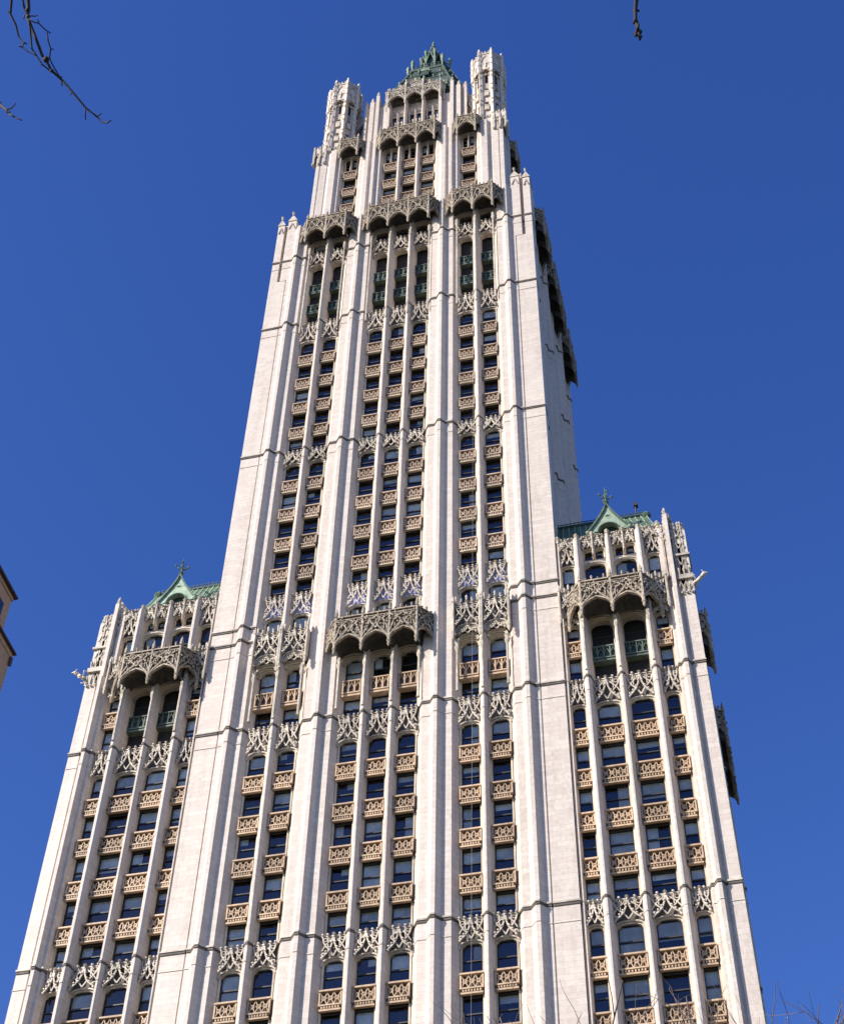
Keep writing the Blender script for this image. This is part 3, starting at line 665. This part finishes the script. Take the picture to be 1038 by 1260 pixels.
# ------------------------------------------------------------------ upper tower
UH = (150.9, 154.6, 158.1, 161.8)
def upper_bay(face, us, w=1.42):
    for u in us:
        z = 149.4
        for hd, st in zip(UH, ('rose',)*4):
            if hd-z > .9: window(face, u, z, w, hd-z)
            z1 = hd+1.55; spandrel(face, u, w, hd, z1, 'rose'); z = z1
        for d in (-1, 1): window(face, u+d*w*.26, 163.3, w*.40, 3.0, mid=.5)
        mull(face, u, .13, .17, 163.2, 166.5, .25, by=.8)
        header(face, u, w, 166.45, 168.0, 'plain', .5)
upper_bay(UPPER, (-2.1, 0, 2.1)); upper_bay(UPPER, (-6.72, 6.72))
upper_bay(UNORTH, (-2.1, 0, 2.1)); upper_bay(UNORTH, (-6.72, 6.72))
for fc, ex in ((UPPER, 10.7), (UNORTH, 11.2)):
    for c in (-4.38, 4.38):
        pier(fc, [(c-1.58,1.25),(c-1.58,.75),(c-1.15,.02),(c-.8,0),(c-.55,-.30),(c-.1,-.30),(c+.02,-.02),(c+.2,-.02),(c+.32,-.3),(c+.62,-.3),(c+.8,0),(c+1.15,.02),(c+1.58,.75),(c+1.58,1.25)], 149.3, 168.6, ())
    for u in (-1.05, 1.05): mull(fc, u, .34, .62, 149.3, 168.0)
    for s in (-1, 1):
        L = [(7.5,1.25),(7.5,.75),(7.85,.02),(8.1,0),(8.3,-.28),(8.95,-.28),(9.1,0),(9.35,.1),(9.45,.0),(10.15,-.05),(10.2,.04),(10.26,.04),(10.3,-.05),(ex,-.05),(ex,1.25)]
        if s < 0: L = [(-x,y) for x,y in L][::-1]
        pier(fc, L, 149.3, 168.0, ())
    canopy(fc, -3.12, 3.12, 3, .85, 165.2, 167.2, 169.3, 166.9, splay=.7)
    for s in (-1, 1): canopy(fc, 6.74*s-1.02, 6.74*s+1.02, 1, .85, 165.2, 167.2, 168.7, 166.9, splay=.7)
b = MB(); b.box(-10.2, 10.2, 2.5, 23.4, 149.2, 168.2, M_DARK); b.box(-10.7, -10.2, 2.45, 24, 149.2, 168.3, M_TERRA); b.box(-10.65, 10.5, 23.4, 24.1, 149.2, 168.25, M_TERRA)
b.box(-10.1, 10.1, 2.0, 23.4, 168.2, 168.7, M_HOOD); b.build('upper_tower_wall', B)
for s in (-1, 1):     # gabled niches at the corners of the upper tower
    b = MB(); x0, x1 = 9.75, 11.05
    def bx(a, c, y0, y1, z0, z1, mt): b.box(min(a*s,c*s), max(a*s,c*s), y0, y1, z0, z1, mt)
    bx(x0+.2, x1-.2, .15, 1.4, 166.2, 169.3, M_RECESS)
    for x in (x0, (x0+x1)/2, x1):
        bx(x-.11, x+.11, -.22, .35, 165.8, 169.2, M_WHITE); b.finial(x*s, -.05, 169.1, 1.0, M_WHITE, .14); b.blob(x*s, -.2, 165.7, .2, M_WHITE)
    bx(x1-.12, x1+.12, 1.2, 1.6, 165.8, 169.2, M_WHITE); b.finial(x1*s, 1.4, 169.1, 1.0, M_WHITE, .14)
    for xa in (x0, (x0+x1)/2):
        xb = xa+(x1-x0)/2; xm = (xa+xb)/2
        b.tube([(xa*s,-.16,167.0),((xa+.12)*s,-.2,167.5),(xm*s,-.22,168.0),((xb-.12)*s,-.2,167.5),(xb*s,-.16,167.0)], .06, M_WHITE)
        b.add([(xa*s,-.1,168.4),(xb*s,-.1,168.4),(xm*s,-.1,170.0),(xa*s,.5,168.4),(xb*s,.5,168.4),(xm*s,.5,170.0)], [(0,1,2),(3,5,4),(0,2,5,3),(1,4,5,2)], M_TERRA)
    bx(x0-.05, x1+.05, -.12, 1.5, 168.35, 168.55, M_WHITE)
    o = b.build('corner_pinnacle', B); o.matrix_local = UPPER.m

# octagonal corner turrets
def octo(a, ph=math.pi/8): return [(a/math.cos(math.pi/8)*math.cos(ph+k*math.pi/4), a/math.cos(math.pi/8)*math.sin(ph+k*math.pi/4)) for k in range(8)]
def turret(cx, cy, name='turret'):
    t = MB(); a = 1.52
    t.prism([(x, y) for x, y in octo(a-.28)], 167.5, 182.5, M_DARK)
    for k in range(8):
        an = k*math.pi/4+math.pi/8; ca, sa = math.cos(an), math.sin(an); r = (a+.10)/math.cos(math.pi/8)
        # corner shafts as square tubes, wider above the gallery
        t.tube([(r*ca, r*sa, 167.5), (r*ca, r*sa, 182.2)], .26, M_TERRA, 4, ph=an)
        t.tube([((r+.18)*ca, (r+.18)*sa, 181.4), ((r+.18)*ca, (r+.18)*sa, 186.9)], .23, M_TERRA, 4, ph=an)
        t.lathe(((r+.18)*ca, (r+.18)*sa, 186.8), [(.2,0),(.26,.12),(.12,.4),(.18,.6),(.02,1.1)], M_WHITE, 5)
        t.blob((r+.2)*ca, (r+.2)*sa, 181.3, .28, M_WHITE)
        for zz in (170.6, 174.2, 178.0): t.blob((r+.12)*ca, (r+.12)*sa, zz, .26, M_WHITE)
        for zz in (168.6, 172.6, 176.2, 179.6): t.finial((r+.18)*ca, (r+.18)*sa, zz, .9, M_WHITE, .15)
        for zz in (183.2, 184.6, 185.8): t.blob((r+.32)*ca, (r+.32)*sa, zz, .2, M_WHITE)
        # wall between the shafts
        am = k*math.pi/4; n = Vector((math.cos(am), math.sin(am), 0)); e = Vector((-n.y, n.x, 0))
        def slab(u0, u1, o0, o1, z0, z1, mt):
            P = [n*(a+o)+e*u for o, u in ((o1,u0),(o1,u1),(o0,u1),(o0,u0))]
            t.prism([(p.x, p.y) for p in P][::1], z0, z1, mt)
        for u0, u1 in ((-.52, -.20), (.20, .52)): slab(u0, u1, -.35, 0, 167.5, 181.6, M_TERRA)
        slab(-.2, .2, -.35, -.02, 167.5, 172.3, M_TERRA); slab(-.2, .2, -.35, -.02, 174.2, 176.0, M_TERRA); slab(-.2, .2, -.35, -.04, 177.6, 179.0, M_HOOD)
        for z in (171.9, 175.4): slab(-.26, .26, 0, .22, z, z+.95, M_WHITE); slab(-.3, .3, 0, .26, z+.95, z+1.07, M_WHITE)
        for z in (173.0, 176.6): slab(-.5, .5, 0, .05, z+.3, z+.42, M_WHITE)
        # projecting upper stage with blind panel
        slab(-.64, .64, -.4, .22, 182.2, 186.3, M_TERRA); slab(-.50, .50, .22, .27, 182.25, 183.6, M_WHITE); slab(-.60, .60, .22, .30, 183.7, 183.9, M_WHITE)
        slab(-.64, .64, -.3, .3, 186.3, 186.55, M_WHITE)
        for u_ in (-.4, 0, .4): q = n*(a+.2)+e*u_; t.finial(q.x, q.y, 186.4, .75, M_WHITE, .11); q = n*(a+.12)+e*u_*.9; t.blob(q.x, q.y, 181.0, .15, M_WHITE); t.blob(q.x, q.y, 170.4, .14, M_WHITE)
        q = n*(a+.34); t.finial(q.x, q.y, 182.6, 1.4, M_WHITE, .10)
        p0 = n*(a+.30); t.tube([tuple(p0+e*u+Vector((0,0,z))) for u, z in ((-.55,184.2),(-.4,185.2),(0,185.9),(.4,185.2),(.55,184.2))], .06, M_WHITE)
        p0 = n*(a+.2); t.tube([tuple(p0+e*u+Vector((0,0,z))) for u, z in ((-.6,181.2),(-.4,181.9),(0,182.3),(.4,181.9),(.6,181.2))], .09, M_HOOD)
    t.prism(octo(a-.1), 182.5, 186.2, M_TERRA)
    t.lathe((0,0,186.2), [(1.2,0),(1.0,.5),(.35,1.7),(.3,2.1),(.45,2.3),(.08,3.0)], M_WHITE, 8, math.pi/8)
    o = t.build(name, B); o.location = (cx, cy, 0)
    return o
for x, y in ((8.92, 3.45), (-8.92, 3.45), (8.92, 22.1), (-8.92, 22.1)): turret(x, y)

# ------------------------------------------------------------------ crown storey with three arches
b = MB(); b.box(-7.4, 7.4, 4.6, 20.5, 168.4, 182.2, M_HOOD); b.box(-5.6, 5.6, 3.95, 4.6, 168.4, 181.9, M_DARK)
b.build('crown_wall', B)
for u in (-2.14, 0, 2.14):
    for d in (-1, 1): window(CROWN, u+d*.40, 176.0, .60, 2.6, .0)
    mull(CROWN, u, .14, .18, 174.0, 178.8, .15)
    mull(CROWN, u-.78, .10, .14, 174.0, 178.8, .3); mull(CROWN, u+.78, .10, .14, 174.0, 178.8, .3)
    b = MB(); b.box(-.86, .86, .62, 1.0, 178.55, 183.2, M_WHITE); b.box(-.86, .86, .3, 1.0, 174.0, 175.9, M_WHITE)
    for k in range(4): b.finial(-.6+.4*k, .2, 175.6, .9, M_WHITE, .1)
    for k in range(3): b.tube([(-.55+.55*k-.2, .5, 179.0), (-.55+.55*k, .45, 179.6), (-.55+.55*k+.2, .5, 179.0)], .05, M_WHITE)
    o = b.build('arcade_panel', B); o.matrix_local = CROWN.at(u, 0)
canopy(CROWN, -3.2, 3.2, 3, .55, 180.0, 181.9, 183.3, 181.4, splay=.6, M_HOOD=M_WHITE)
for u in (-1.07, 1.07): mull(CROWN, u, .26, .36, 168.6, 183.6, -.35)
for s in (-1, 1):
    for (a0, a1, y0, zt) in ((2.98, 3.32, -.40, 183.6), (3.32, 4.35, .12, 181.2), (4.35, 4.75, -.3, 183.5), (4.75, 5.05, .15, 182.0), (5.05, 5.55, -.05, 182.6), (5.55, 5.9, .5, 182.4), (5.95, 6.25, .2, 182.6), (6.35, 7.4, 1.0, 181.4)):
        b = MB(); x0, x1 = sorted((a0*s, a1*s)); b.box(x0, x1, y0, 1.6, 168.5, zt, M_TERRA)
        if a1-a0 < .55:
            b.lathe(((x0+x1)/2, y0+.2, zt), [(.24,0),(.28,.15),(.14,.4),(.22,.7),(.03,1.4)], M_WHITE, 6)
        o = b.build('buttress', B); o.matrix_local = CROWN.m
# gabled tracery over the arches
b = MB()
def ztop(x): return 186.0-abs(x)*.62
for k in range(33):
    x = -3.6+7.2*k/32; z = ztop(x)
    b.tube([(x, -.15, 182.6), (x, -.15, z-.2)], .07, M_WHITE)
    b.finial(x, -.15, z-.25, .9 if k % 4 == 0 else .5, M_WHITE, .11)
    if k < 32:
        x2 = x+.225; b.tube([(x, -.1, 182.9), (x2-.11, -.15, z-.7), (x2, -.15, z-.35)], .045, M_WHITE); b.blob(x2-.1, -.2, 183.4+.2*(k%2), .13, M_WHITE)
for s in (-1, 1):
    b.tube([(-3.6*s, -.2, ztop(3.6)-.1), (0, -.2, 185.5)], .09, M_WHITE)
for k in range(15):
    x = -3.2+6.4*k/14; b.finial(x, -.3, 182.9, 1.5 if k % 2 else 1.0, M_WHITE, .13); b.tube([(x-.2,-.25,183.2),(x,-.3,184.1),(x+.2,-.25,183.2)], .05, M_WHITE)
for c in (-1.07, 1.07): b.lathe((c,-.42,183.2), [(.14,0),(.14,1.6),(.24,1.8),(.12,2.1),(.03,3.0)], M_WHITE, 5)
b.box(-3.6, 3.6, .1, .3, 182.0, 183.9, M_RECESS)
o = b.build('parapet_cresting', B); o.matrix_local = CROWN.m
# flying buttresses between the crown and the turrets
for s in (-1, 1):
    b = MB()
    for y in (3.6, 5.4):
        b.tube([(7.3*s, y, 174.0), (6.8*s, y, 177.0), (6.0*s, y, 178.8)], .22, M_RECESS); b.tube([(7.4*s, y, 171.0), (7.6*s, y, 176.2)], .2, M_RECESS)
    b.box(min(5.9*s,7.5*s), max(5.9*s,7.5*s), 4.2, 4.55, 168.5, 177.5, M_RECESS)
    b.build('flying_buttress', B)

# ------------------------------------------------------------------ copper spire
CY = 11.2
def sq(h, cut=.28): c = h*cut; return [(h,-h+c),(h,h-c),(h-c,h),(-h+c,h),(-h,h-c),(-h,-h+c),(-h+c,-h),(h-c,-h)]
def frus(b, h0, z0, h1, z1, mat):
    A = sq(h0); C = sq(h1); n = 8
    b.add([(x,CY+y,z0) for x,y in A]+[(x,CY+y,z1) for x,y in C], [(i,(i+1)%n,n+(i+1)%n,n+i) for i in range(n)]+[tuple(range(n,2*n))], mat)
b = MB(); frus(b, 6.3, 181.5, 4.9, 192, M_COPPERD); frus(b, 4.9, 192, 4.8, 192.6, M_CUDULL); frus(b, 4.6, 192.6, 2.8, 200.4, M_COPPERD)
def hwz(z): return 6.3-(z-181.5)*1.4/10.5 if z < 192 else 4.6-(z-192.6)*1.8/7.8
for k, (x, y) in enumerate(sq(1.0)):       # hips
    b.tube([(x*6.35, CY+y*6.35, 181.5), (x*4.95, CY+y*4.95, 192), (x*4.65, CY+y*4.65, 192.7), (x*2.85, CY+y*2.85, 200.5)], .16, M_CUDULL)
for zz in (184.5, 187.2, 189.8, 194.8, 197.2):
    P = [(x*hwz(zz)*1.01, CY+y*hwz(zz)*1.01, zz) for x, y in sq(1.0)]; b.tube(P+[P[0]], .09, M_CUDULL)
    for (p, q) in zip(P, P[1:]+[P[0]]):
        L = (Vector(q)-Vector(p)).length; n = max(1, int(L/1.1))
        for i in range(n):
            c = Vector(p).lerp(Vector(q), (i+.5)/n); b.finial(c.x, c.y, c.z, 1.0, M_CUP, .12)
spire = b.build('spire', B)
def dormer_small(x, y, z, s, an):
    b = MB(); mtx = Matrix.Translation((x, y, z)) @ Matrix.Rotation(an, 4, 'Z')
    b.box(-.7*s, .7*s, -.5*s, 1.6*s, 0, 1.4*s, M_COPPERD); b.box(-.45*s, .45*s, -.53*s, -.45*s, .1*s, 1.3*s, M_CUD)
    b.add([(-.9*s,-.6*s,1.35*s),(.9*s,-.6*s,1.35*s),(0,-.6*s,3.1*s),(-.9*s,1.8*s,1.35*s),(.9*s,1.8*s,1.35*s),(0,1.8*s,3.1*s)], [(0,1,2),(0,2,5,3),(1,4,5,2),(3,5,4)], M_CUP)
    b.finial(0, -.55*s, 2.9*s, 1.5*s, M_CUP, .14)
    for e in (-1, 1): b.finial(e*.85*s, -.6*s, .9*s, 1.4*s, M_CUP, .13)
    link('dormer', b.mesh('dormer'), mtx, spire)
for k, (dx, dy) in enumerate(((0,-1),(1,0),(0,1),(-1,0))):
    an = (0, math.pi/2, math.pi, -math.pi/2)[k]
    h = 5.7
    for e in (-2.6, 0, 2.6): dormer_small(dx*h - dy*e, CY+dy*h + dx*e, 186.4, 1.0, an)
    h = 3.9; dormer_small(dx*h, CY+dy*h, 195.6, .8, an)
b = MB(); b.prism([(x*2.9, CY+y*2.9) for x, y in sq(1.0)], 200.4, 200.9, M_CUDULL)   # platform and its rail
P = [(x*2.8, CY+y*2.8) for x, y in sq(1.0)]
for (p, q) in zip(P, P[1:]+[P[0]]):
    for z in (201.3, 201.9): b.tube([(*p, z), (*q, z)], .05, M_CUD)
    n = max(2, int((Vector(p)-Vector(q)).length/.5))
    for i in range(n): c = Vector(p).lerp(Vector(q), i/n); b.tube([(c.x,c.y,200.8),(c.x,c.y,202.0)], .05, M_CUDULL)
    b.finial(p[0], p[1], 200.8, 3.2, M_CUP, .22)
b.build('gallery', spire)
b = MB()      # lantern with gables on every side
for k in range(8):
    an = k*math.pi/4+math.pi/8; ca, sa = math.cos(an), math.sin(an)
    b.tube([(1.62*ca, CY+1.62*sa, 200.9), (1.55*ca, CY+1.55*sa, 207.6)], .17, M_CUP, 4); b.finial(1.62*ca, CY+1.62*sa, 207.4, 1.8, M_CUP, .17)
    am = k*math.pi/4; n = Vector((math.cos(am), math.sin(am), 0)); e = Vector((-n.y, n.x, 0)); c0 = Vector((0, CY, 0))+n*1.48
    b.tube([tuple(c0+e*u+Vector((0,0,z))) for u, z in ((-.6,205.6),(-.4,206.6),(0,208.6),(.4,206.6),(.6,205.6))], .12, M_CUP)
    b.tube([tuple(c0+e*u+Vector((0,0,z))) for u, z in ((-.6,203.2),(.6,203.2))], .1, M_CUDULL)
b.lathe((0,CY,200.9), [(1.25,0),(1.25,6.5),(1.7,6.6),(1.6,7.0),(.95,8.8),(.5,10.6),(.28,11.6),(.4,11.9),(.12,12.3),(.05,13.6)], M_CUD, 8, math.pi/8)
for k in range(8):
    an = k*math.pi/4+math.pi/8; ca, sa = math.cos(an), math.sin(an)
    b.tube([(1.66*ca, CY+1.66*sa, 207.9), (.98*ca, CY+.98*sa, 209.7), (.53*ca, CY+.53*sa, 211.5), (.3*ca, CY+.3*sa, 212.5)], .08, M_CUP)
b.lathe((0,CY,212.6), [(.2,0),(.34,.3),(.16,.5),(.1,1.2),(.22,1.4),(.03,2.4)], M_CUP, 6)
b.build('lantern', spire)

# lower storeys outside the picture
b = MB(); b.box(-23.2, 23.2, -.25, 1.1, 0, 42.9, M_TERRA)
b.box(22.4, 23.1, 1.1, 33, 0, 42.9, M_TERRA)
for k in range(8): b.box(-23.3, 23.3, -.42, -.2, 4.9+4.6*k, 5.2+4.6*k, M_WHITE)
for i in range(20):
    u = -21.8+i*2.295
    for k in range(8): b.box(u-.75, u+.75, -.30, -.22, 1.6+4.6*k, 4.4+4.6*k, M_DARK)
b.build('base_wall', B)
flush('window'); flush('spandrel_panel'); flush('tracery_panel'); flush('balcony')

# ------------------------------------------------------------------ rope down the facade
b = MB(); n = 30; pts = []
for i in range(n+1):
    z = 146-(146-30)*i/n; pts.append((6.92+(z-53.3)*.0102, -1.65, z))
b.tube(pts, .011, M_ROPE, 4)
b.build('rope', None, label='thin pale rope hanging down the tower front past the right pair of windows', cat='rope')

# ------------------------------------------------------------------ brown brick building at the left edge
XB = -60.0
bb = empty('brick_building', (XB, 30, 0), 'brown brick building with dark cornices cut off by the left edge of the photo', 'building')
def lb(bld, name, par=bb, **k):
    o = bld.build(name, par, **k); o.matrix_local = Matrix.Translation((-XB, -30, 0)); return o
yf = 41.9; zf = 148.6
ZL = zf-8.1
b = MB(); b.box(XB-22, XB-.35, 18, yf, ZL, zf-.5, M_BROWN); b.box(XB-22, XB+.25, 18, yf+2.4, 0, ZL-.002, M_BROWN); lb(b, 'wall')
b = MB(); b.box(XB-22.2, XB+.25, 17.8, yf+.35, zf-.5, zf-.2, M_BROWNC); b.box(XB-22, XB-.2, 18.01, yf+.12, zf-1.0, zf-.502, M_BROWN); lb(b, 'cornice')
b = MB(); b.box(XB-22.2, XB+.75, 17.8, yf+2.75, ZL, ZL+.22, M_BROWNC); b.box(XB-22, XB+.36, 18.01, yf+2.52, ZL-.7, ZL-.002, M_BROWN)
b.box(XB+.3, XB+.55, yf+2.1, yf+2.55, ZL-2.0, ZL-.71, M_BROWNC); lb(b, 'cornice')
winm = MB(); winm.box(-.35,.02,-.75,.75,0,2.6,M_FRAME); winm.box(-.02,.10,-.95,.95,-.25,-.02,M_BROWNC); winm.box(-.02,.05,-.9,.9,2.6,2.85,M_BROWN); wm = winm.mesh('window')
pn = MB()
for z0, z1 in ((.12,1.25),(1.37,2.5)): pn.add([(.035,-.63,z0),(.035,.63,z0),(.035,.63,z1),(.035,-.63,z1)], [(0,1,2,3)], M_GLASS)
pm = pn.mesh('pane')
for i in range(5):
    for k in range(12):
        z = zf-5.6-4.6*k-(3.2 if k else 0); y = yf-2.2-3.6*i
        o = link('window', wm, Matrix.Translation((-.33+(.6 if k else 0), y-30+(.7 if k else 0), z)), bb); link('pane', pm, Matrix(), o)

# ------------------------------------------------------------------ ground
b = MB(); b.add([(-3000,-3000,0),(3000,-3000,0),(3000,3000,0),(-3000,3000,0)], [(0,1,2,3)], plain('asphalt', (0.06,0.06,0.06), (0.04,0.04,0.042), rough=0.9, scale=1.5))
b.build('ground', None, kind='structure')
b = MB(); b.box(-60, 80, -140, -45, -.3, .13, plain('park_lawn', (0.09,0.10,0.04), (0.05,0.055,0.025), rough=0.95, scale=.6)); b.build('park_lawn', None, kind='structure')
b = MB(); b.box(-60, 60, -10, 40, -.3, .14, plain('pavement', (0.30,0.29,0.27), (0.22,0.21,0.20), rough=0.9, scale=.8)); b.build('pavement', None, kind='structure')

# ------------------------------------------------------------------ bare trees
def ray_pt(u, v, dist):
    d = (fwd + Rv*((u-519)/FPX) - Uv*((v-630)/FPX)).normalized(); return CAMP + d*dist
def bough(b, pts, r0, r1, mat, sides=5): b.tube(pts, r0, mat, sides, r1)
def zpix(lst, ox=0, oy=0, s=5.19): return [(ox+x/s, oy+y/s) for x, y in lst]
def twig3(b, pl, d0, d1, r0, r1, mat):
    n = len(pl); P = []
    # smooth between the knots so the twig bends, with slight kinks left in
    for i, (u, v) in enumerate(pl):
        P.append(ray_pt(u, v, d0+(d1-d0)*i/max(1,n-1)))
    b.tube(P, r0, mat, 5, r1)
    for i in range(1, n-1):
        if random.random() < .4:
            q = P[i]; e = Vector((random.uniform(-1,1), random.uniform(-1,1), random.uniform(-.3,1))).normalized()
            b.tube([q, q+e*.012, q+e*.026], r1*1.3, mat, 4, r1*.7)
def budded(b, p, r, mat): b.blob(p.x, p.y, p.z, r, mat)

t1 = empty('bare_tree', (10.5, -79.5, 0), 'bare tree whose drooping twigs hang into the top left corner of the sky', 'tree')
def tb(bld, name, root, sm=True):
    o = bld.build(name, root, sm); o.matrix_local = Matrix.Translation(-Vector(root.location)); return o
b = MB(); base = Vector((10.5,-79.5,0))
trk = [base+Vector((0,0,-.2)), base+Vector((.1,.05,1.5)), base+Vector((.3,.1,4)), base+Vector((.2,.2,7)), base+Vector((.6,.1,9.5))]
b.tube(trk, .34, M_BARK, 10, .2); tb(b, 'trunk', t1)
b = MB()
top = trk[-1]; D = 9.0
e1 = ray_pt(30, -260, D+.4)
limb = [top, top.lerp(e1, .3)+Vector((0,0,1.6)), top.lerp(e1, .65)+Vector((0,0,1.7)), e1+Vector((0,0,.35)), e1]
b.tube(limb, .17, M_BARK, 8, .05)
for a in range(16):     # limbs on the far side of the crown, out of frame
    an = math.pi*.55+a*.21; q = trk[3].lerp(trk[4], random.random()); P = [q]; dr = Vector((math.cos(an), math.sin(an)*.8, .9)).normalized()
    for k in range(5): P.append(P[-1]+dr*.9); dr = (dr+Vector((random.uniform(-.25,.25), random.uniform(-.25,.25), random.uniform(-.1,.2)))).normalized()
    b.tube(P, .09, M_BARK, 6, .012)
    for k in range(2, 6):
        for _ in range(2):
            e = (dr+Vector((random.uniform(-1,1), random.uniform(-1,1), random.uniform(-.3,.8)))).normalized(); b.tube([P[k], P[k]+e*.5, P[k]+e*.9+Vector((0,0,.15))], .015, M_TWIG, 4, .004)
Z = zpix
twig3(b, [(30,-260),(34,-150),(30,-60)]+Z([(180,0),(183,60),(176,100),(200,170),(222,222),(240,270),(270,350),(300,392),(330,450),(380,495),(418,532),(450,570),(500,630),(550,690),(620,745),(655,780),(685,785),(710,768)]), D+.4, D-.3, 0.0124, 0.0034, M_TWIG)
twig3(b, [(30,-120),(26,-50)]+Z([(145,0),(158,50),(185,110),(195,200),(205,310),(235,355),(270,410),(330,460)]), D+.3, D, 0.0074, 0.0037, M_TWIG)
twig3(b, [(30,-180),(12,-80)]+Z([(75,0),(68,90),(103,160),(120,230),(150,275),(163,272)]), D+.3, D+.1, 0.0087, 0.0037, M_TWIG)
twig3(b, Z([(150,275),(145,300),(180,330),(215,345),(235,355)]), D+.1, D, 0.0043, 0.0037, M_TWIG)
twig3(b, Z([(185,118),(215,140),(250,150),(290,190),(325,212)]), D+.05, D, 0.0043, 0.0031, M_TWIG)
twig3(b, Z([(303,208),(308,260),(325,310),(318,370),(330,400),(370,470),(385,495)]), D, D-.05, 0.0043, 0.0037, M_TWIG)
for l in ([(200,98),(222,104),(242,98)], [(325,310),(345,316)], [(392,520),(400,552)], [(548,690),(546,730),(549,768)], [(620,742),(652,724)], [(462,592),(448,608)], [(378,490),(402,492)], [(268,408),(262,420)], [(160,95),(152,124)]):
    twig3(b, Z(l), D-.05, D-.05, 0.0043, 0.0025, M_TWIG)
for x, y, r in ((297,380,.020), (178,62,.012), (182,105,.012), (332,452,.012)):
    p = ray_pt(x/5.19, y/5.19, D); b.blob(p.x, p.y, p.z, r, M_TWIG)
twig3(b, [(-260,-120),(-160,20),(-80,90)]+Z([(-60,640),(0,668),(40,700),(60,730),(100,750),(140,768)]), D+.8, D-.2, 0.0136, 0.0037, M_TWIG)
twig3(b, Z([(40,702),(75,690),(92,672),(104,658)]), D-.1, D-.1, 0.0043, 0.0025, M_TWIG)
e2 = ray_pt(-260, -120, D+.8); b.tube([limb[1], limb[1].lerp(e2, .5)+Vector((0,0,.4)), e2], .07, M_BARK, 6, .022)
tb(b, 'crown', t1)

t2 = empty('bare_tree', (31.5, -78.0, 0), 'bare tree showing only one short dark twig hanging from the top edge of the sky', 'tree')
b = MB(); base = Vector((31.5,-78.0,0)); trk = [base+Vector((0,0,-.2)), base+Vector((-.1,0,2)), base+Vector((-.1,.2,5)), base+Vector((-.5,.2,9))]
b.tube(trk, .3, M_BARK, 10, .16); tb(b, 'trunk', t2)
b = MB(); e1 = ray_pt(800, -330, 10)
b.tube([trk[-1], trk[-1].lerp(e1,.4)+Vector((0,0,1.3)), e1+Vector((0,0,.5)), e1], .12, M_BARK, 7, .03)
twig3(b, [(800,-330),(775,-200),(790,-90),(782.3,0),(781,12),(781.5,24),(784,34),(786.5,41),(787.3,46)], 10, 9.6, .016, .008, M_TWIG)
for l in ([(781,22),(779,30)], [(784,36),(782,40),(781.5,44)], [(785,37),(788,40)], [(786,44),(787,50)]): twig3(b, l, 9.62, 9.62, .010, .006, M_TWIG)
for x, y in ((781,25),(784,35),(787.3,39),(787.3,45),(782,43)): p = ray_pt(x, y, 9.6); b.blob(p.x, p.y, p.z, .013, M_TWIG)
for a in range(12):
    an = -.9+a*.28; P = [trk[2].lerp(trk[3], random.random())]; dr = Vector((math.cos(an), math.sin(an)*.5, .9)).normalized()
    for k in range(5): P.append(P[-1]+dr*.8); dr = (dr+Vector((random.uniform(-.25,.25), random.uniform(-.25,.25), random.uniform(-.1,.2)))).normalized()
    b.tube(P, .08, M_BARK, 6, .01)
tb(b, 'crown', t2)

def street_tree(px, py, dist, label, spread, seed, vmin):
    rnd = random.Random(seed); topp = ray_pt(px, py, dist); base = Vector((topp.x, topp.y, 0)); H = topp.z
    root = empty('bare_tree', base, label, 'tree'); b = MB()
    tk = [base+Vector((0,0,-.2)), base+Vector((.1,0,H*.25)), base+Vector((-.1,.1,H*.5)), base+Vector((.1,0,H*.68))]
    b.tube(tk, .26, M_BARK, 9, .13); tb(b, 'trunk', root)
    b = MB()
    def grow(p, d, L, r, lev):
        P = [p]; n = 5
        for k in range(n):
            d = (d+Vector((rnd.uniform(-.22,.22), rnd.uniform(-.22,.22), rnd.uniform(-.03,.12)))).normalized()
            q = P[-1]+d*(L/n); x, y, _ = px_of(q)
            if y < vmin+rnd.uniform(-6, 30)+abs(x-px)*.10: break
            P.append(q)
        if len(P) < 2: return
        b.tube(P, r, M_TWIGP, 5 if lev < 2 else 3, r*.45, cap=False)
        if lev < 3:
            for k in range(1, len(P)):
                for _ in range(rnd.choice((0,1,1,2) if lev == 0 else (0,1,1,1))):
                    e = (d+Vector((rnd.uniform(-1,1)*spread, rnd.uniform(-1,1)*spread, rnd.uniform(-.1,.5)))).normalized(); grow(P[k], e, L*.55, r*.5, lev+1)
    for k in range(6):
        an = k*2.4; grow(tk[2].lerp(tk[3], k/8), Vector((math.cos(an)*.6, math.sin(an)*.6, .8)).normalized(), H*.30, .055, 0)
    tb(b, 'crown', root); return root
street_tree(830, 1180, 33, 'bare tree with pale twigs rising in front of the right wing at the bottom edge', .9, 3, 1192)
street_tree(1005, 1215, 36, 'small bare tree against blue sky at the bottom right corner', .8, 8, 1232)
street_tree(690, 1225, 30, 'bare tree with a few fine twigs before the plain pier at the bottom edge', .8, 5, 1232)
